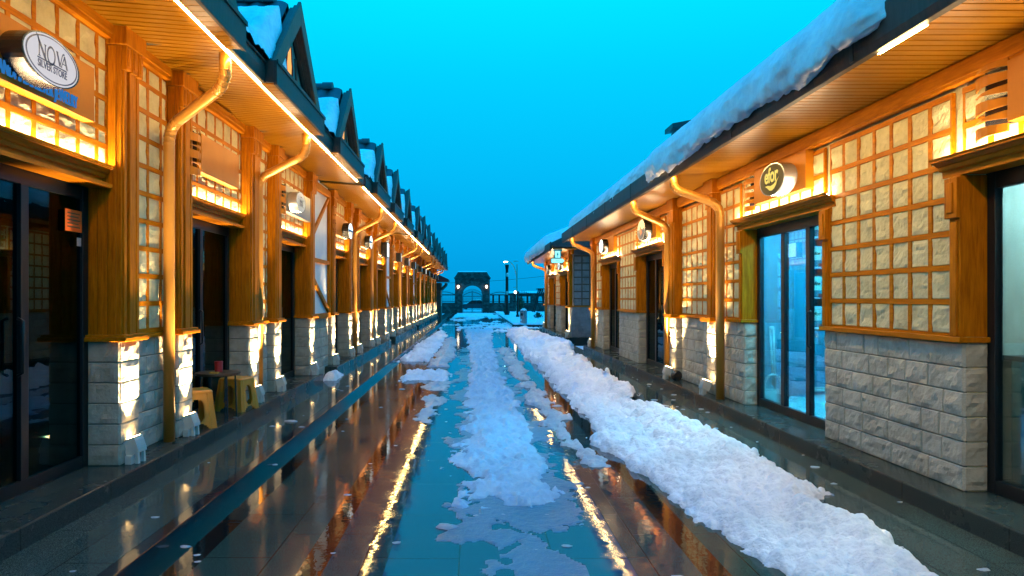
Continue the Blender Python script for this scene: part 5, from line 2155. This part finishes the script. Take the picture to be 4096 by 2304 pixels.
for i, x in enumerate(np.linspace(-1.95, 1.35, 16)):
    for j, y in enumerate(np.linspace(.02, 1.6, 10)):
        z = np.interp(x, [p[0] for p in prof[1:8]], [p[1] for p in prof[1:8]])
        P[i, j] = (x, y, z + .10 * min(1, 4 * min(i / 15, 1 - i / 15) + .1) * (.6 + .5 * float(vnoise(np.array(x * 3.), np.array(y * 3.), 2))) - (.04 if j in (0, 9) else 0))
m.grid(P)
m.keep = True
m.build('snow_layer', M['roofsnow'], car, smooth=True)
sn = MB()
P = np.zeros((40, 24, 3))
for i, x in enumerate(np.linspace(-3.2, 2.2, 40)):
    for j, y in enumerate(np.linspace(82, 87, 24)):
        P[i, j] = (x, y, -.02 + .5 * max(0, 1 - ((x + 1.9) / 1.5) ** 2 - ((y - 84.5) / 2.2) ** 2) ** .7 + .28 * max(0, 1 - ((x - .9) / 1.2) ** 2 - ((y - 84.5) / 2.2) ** 2) ** .7 + .03 * float(vnoise(np.array(x * 4.), np.array(y * 3.), 4)))
sn.grid(P)
sn.keep = True
tag(sn.build('snow_heap', M['farsnow'], smooth=True), 'rounded snow piles behind the iron gate', 'snow', None, 'stuff')

# ------------------------------------------------------------------ lamps, bin, plants, swing, cable
po = empty('lamp_post', (3.0, 61.5, 0), 'thick dark post with a white lantern hung below its flat cap', 'post')
m = MB()
m.lathe([(.22, 0), (.2, .5), (.14, .6), (.12, 4.2), (.14, 4.3), (.17, 4.55), (.19, 4.62), (0, 4.66)], (0, 0, 0), 12)
m.build('pole', M['iron'], po)
m = MB()
m.lathe([(0, 0), (.12, .04), (.15, .2), (.10, .34), (0, .38)], (.05, -.18, 3.55), 12)
m.build('lantern', M['palegrey'], po, smooth=True)
m = MB()
m.box(-.05, .05, -.16, -.10, 2.0, 2.3)
m.build('notice_plate', M['white'], po)

M['lampgreen'] = mat('galvanised_green', (0.30, 0.40, 0.34), rough=.35, metal=.3)
sl = empty('street_lamp', (4.3, 68, 0.1), 'tall curved street lamp with one lit head and one dark head', 'street lamp')
m = MB()
m.tube([(0, 0, 0), (0, 0, 2.2), (0, 0, 4.9)], [.09, .08, .05], 10)
m.build('pole', M['lampgreen'], sl)
m = MB()
m.tube([(-.06, 0, 2.55), (-.06, 0, 3.6), (-.14, 0, 4.2), (-.34, 0, 4.75), (-.66, 0, 5.1), (-1.05, 0, 5.22)], .05, 8)
m.tube([(-.06, 0, 2.62), (-.22, 0, 2.6), (-.36, 0, 2.66)], .035, 8)
m.build('arm', M['lampgreen'], sl, smooth=True)
for x, lit in ((-1.12, 1), (-.12, 0)):
    h = MB()
    h.lathe([(0, 0), (.20, .02), (.22, .06), (.10, .15), (0, .17)], (x, 0, 5.16 - (.02 if lit else .05)), 14, sx=1.3)
    hh = h.build('lamp_head', M['lampgreen'], sl)
    if lit:
        g = MB()
        g.lathe([(0, -.08), (.10, -.05), (.14, .0), (0, .002)], (x, 0, 5.135), 12, sx=1.3)
        g.build('bulb', emit('lit_street_lamp', (0.75, 1.0, .85), 40), hh, smooth=True)
ll = empty('lantern_post', (3.42, 55, .12), 'short dark garden lantern post with a glowing white globe', 'lamp')
m = MB()
m.lathe([(.16, 0), (.13, .2), (.08, .3), (.07, 1.9), (.12, 1.98), (.12, 2.1), (0, 2.12)], (.10, 0, 0), 10)
m.build('post', M['iron'], ll)
m = MB()
m.lathe([(0, 0), (.07, .03), (.10, .12), (.07, .2), (0, .23)], (-.08, -.05, 1.92), 12)
m.build('globe', M['lamp'], ll, smooth=True)

bn = empty('litter_bin', (2.98, 41.0, .17), 'grey cylindrical litter bin at the edge of the snowy bed', 'bin')
M['bin'] = mat('grey_bin_metal', (0.20, 0.23, 0.24), (0.25, 0.28, 0.29), rough=.4, metal=.3, scale=4)
m = MB()
m.lathe([(0, 0), (.20, 0), (.205, .02), (.205, .72), (.21, .73), (.21, .76), (.15, .80), (0, .82)], (0, 0, 0), 22)
m.build('body', M['bin'], bn)
m = MB()
m.box(-.17, -.07, -.20, -.15, .5, .64)
m.build('opening', M['black'], bn)
m = MB()
m.lathe([(0, 0), (.07, 0), (.07, .004), (0, .005)], (-.15, -.17, .24), 16, ax='y')
m.build('emblem', M['white'], bn)
m = MB()
P = np.array([[(math.cos(a) * r, math.sin(a) * r, .80 + .12 * (1 - (r / .2) ** 2) + .02 * math.sin(5 * a)) for a in np.linspace(0, 2 * math.pi, 17)] for r in (.2, .15, .08, .0)])
m.grid(P)
m.keep = True
tag(m.build('snow_lump', M['roofsnow'], smooth=True), 'small cap of snow on top of the litter bin', 'snow').location = (2.98, 41.0, .17)

M['leaf'] = mat('dark_leaf', (0.018, 0.04, 0.022), (0.05, 0.085, 0.04), rough=.6, scale=9)
M['bark'] = mat('bark', (0.04, 0.03, 0.022), (0.07, 0.055, 0.04), rough=.85, scale=20)


def leafy(name, loc, label, cat, r, hgt, n, size, trunk=.3, seed=1, shape='ball', spike=False):
    o = empty(name, loc, label, cat)
    rr = random.Random(seed)
    t = MB()
    t.tube([(0, 0, -.05), (.01, 0, trunk * .6), (0, .01, trunk + hgt * .3)], [.05, .04, .02], 7)
    f = MB()
    tips = []
    for k in range(14 if not spike else 40):
        a, e = rr.uniform(0, 6.28), rr.uniform(-.3, 1.4)
        d = Vector((math.cos(a) * math.cos(e), math.sin(a) * math.cos(e), math.sin(e)))
        p0 = Vector((0, 0, trunk + hgt * rr.uniform(0, .3)))
        p1 = p0 + Vector((d.x * r, d.y * r, d.z * hgt * .6)) * rr.uniform(.6, 1.05)
        t.tube([p0, (p0 + p1) / 2 + Vector((0, 0, .03)), p1], [.012, .009, .004], 5)
        tips.append((p0, p1))
    for k in range(n):
        if spike:
            p0, p1 = rr.choice(tips)
            p = p0.lerp(p1, rr.uniform(.2, 1.0))
        else:
            while True:
                q = Vector((rr.uniform(-1, 1), rr.uniform(-1, 1), rr.uniform(-1, 1)))
                if .25 < q.length < 1: break
            p = Vector((q.x * r, q.y * r, trunk + hgt * .5 + q.z * hgt * .5))
        d = Vector((rr.gauss(0, 1), rr.gauss(0, 1), rr.gauss(.3, 1))).normalized()
        e = d.orthogonal().normalized()
        L = size * rr.uniform(.6, 1.3)
        f.add([p - e * L * .28, p + d * L * .5 - e * 0, p + e * L * .28, p + d * L + Vector((0, 0, .01))], [(0, 2, 1), (1, 2, 3), (0, 1, 3)])
    t.build('trunk', M['bark'], o)
    f.build('foliage', M['leaf'], o)
    return o


leafy('shrub', (3.02, 62.5, .12), 'round clipped dark shrub at the foot of the thick dark post', 'shrub', .30, .75, 900, .09, trunk=.05, seed=4)
leafy('shrub', (4.75, 51, .16), 'loose spiky shrub standing in the snow right of the bin', 'shrub', .36, .5, 260, .13, trunk=.12, seed=5, spike=True)
leafy('shrub', (6.2, 56, .16), 'sparse twiggy shrub in the snowy bed near the swing', 'shrub', .30, .4, 90, .10, trunk=.1, seed=6, spike=True)
leafy('shrub', (3.95, 52, .16), 'tiny dark plant poking out of the snow behind the bin', 'shrub', .12, .25, 60, .08, trunk=.05, seed=8, spike=True)
leafy('tree', (3.85, 57, .12), 'small dark evergreen beside the glowing garden lantern', 'tree', .34, 1.25, 1100, .12, trunk=.45, seed=9)

sgw = empty('swing', (7.15, 73, .1), 'dark timber swing frame with a red seat by the right shop corner', 'swing')
m = MB()
for y in (0, 1.8):
    m.tube([(-.75, y, 0), (-.1, y, 2.55)], .07, 6)
    m.tube([(.75, y, 0), (.1, y, 2.55)], .07, 6)
    m.tube([(-.4, y, 1.2), (.4, y, 1.2)], .05, 6)
m.tube([(-.3, -.2, 2.5), (-.1, 2.0, 2.5)], .09, 8)
m.box(-.4, .4, -.1, 1.9, 2.5, 2.6)
m.build('frame', M['iron'], sgw)
m = MB()
for y in (.6, 1.2):
    m.tube([(0, y, 2.5), (.35, y, .85)], .018, 5)
m.build('chain', M['iron'], sgw)
m = MB()
m.box(.15, .60, .55, 1.25, .78, .86)
m.box(.56, .62, .55, 1.25, .86, 1.15)
m.build('seat', M['red'], sgw, bevel=.02)

cb = MB()
pts = []
for t in np.linspace(0, 1, 25):
    x = -9 + 26 * t
    pts.append((x, 81, 1.2 + (x + 9) * .081 + 1.55 - .0 + .004 * (x - 4) ** 2 * 1))
cb.tube(pts, .018, 5)
tag(cb.build('overhead_cable', M['iron']), 'thin overhead cable rising to the right behind the gateway', 'cable')

struct('sea', MB().add([(-2500, 118, -1.0), (2500, 118, -1.0), (2500, 6000, -1.0), (-2500, 6000, -1.0)], [(0, 1, 2, 3)]), mat('calm_water', (0.01, 0.05, 0.08), rough=.08))
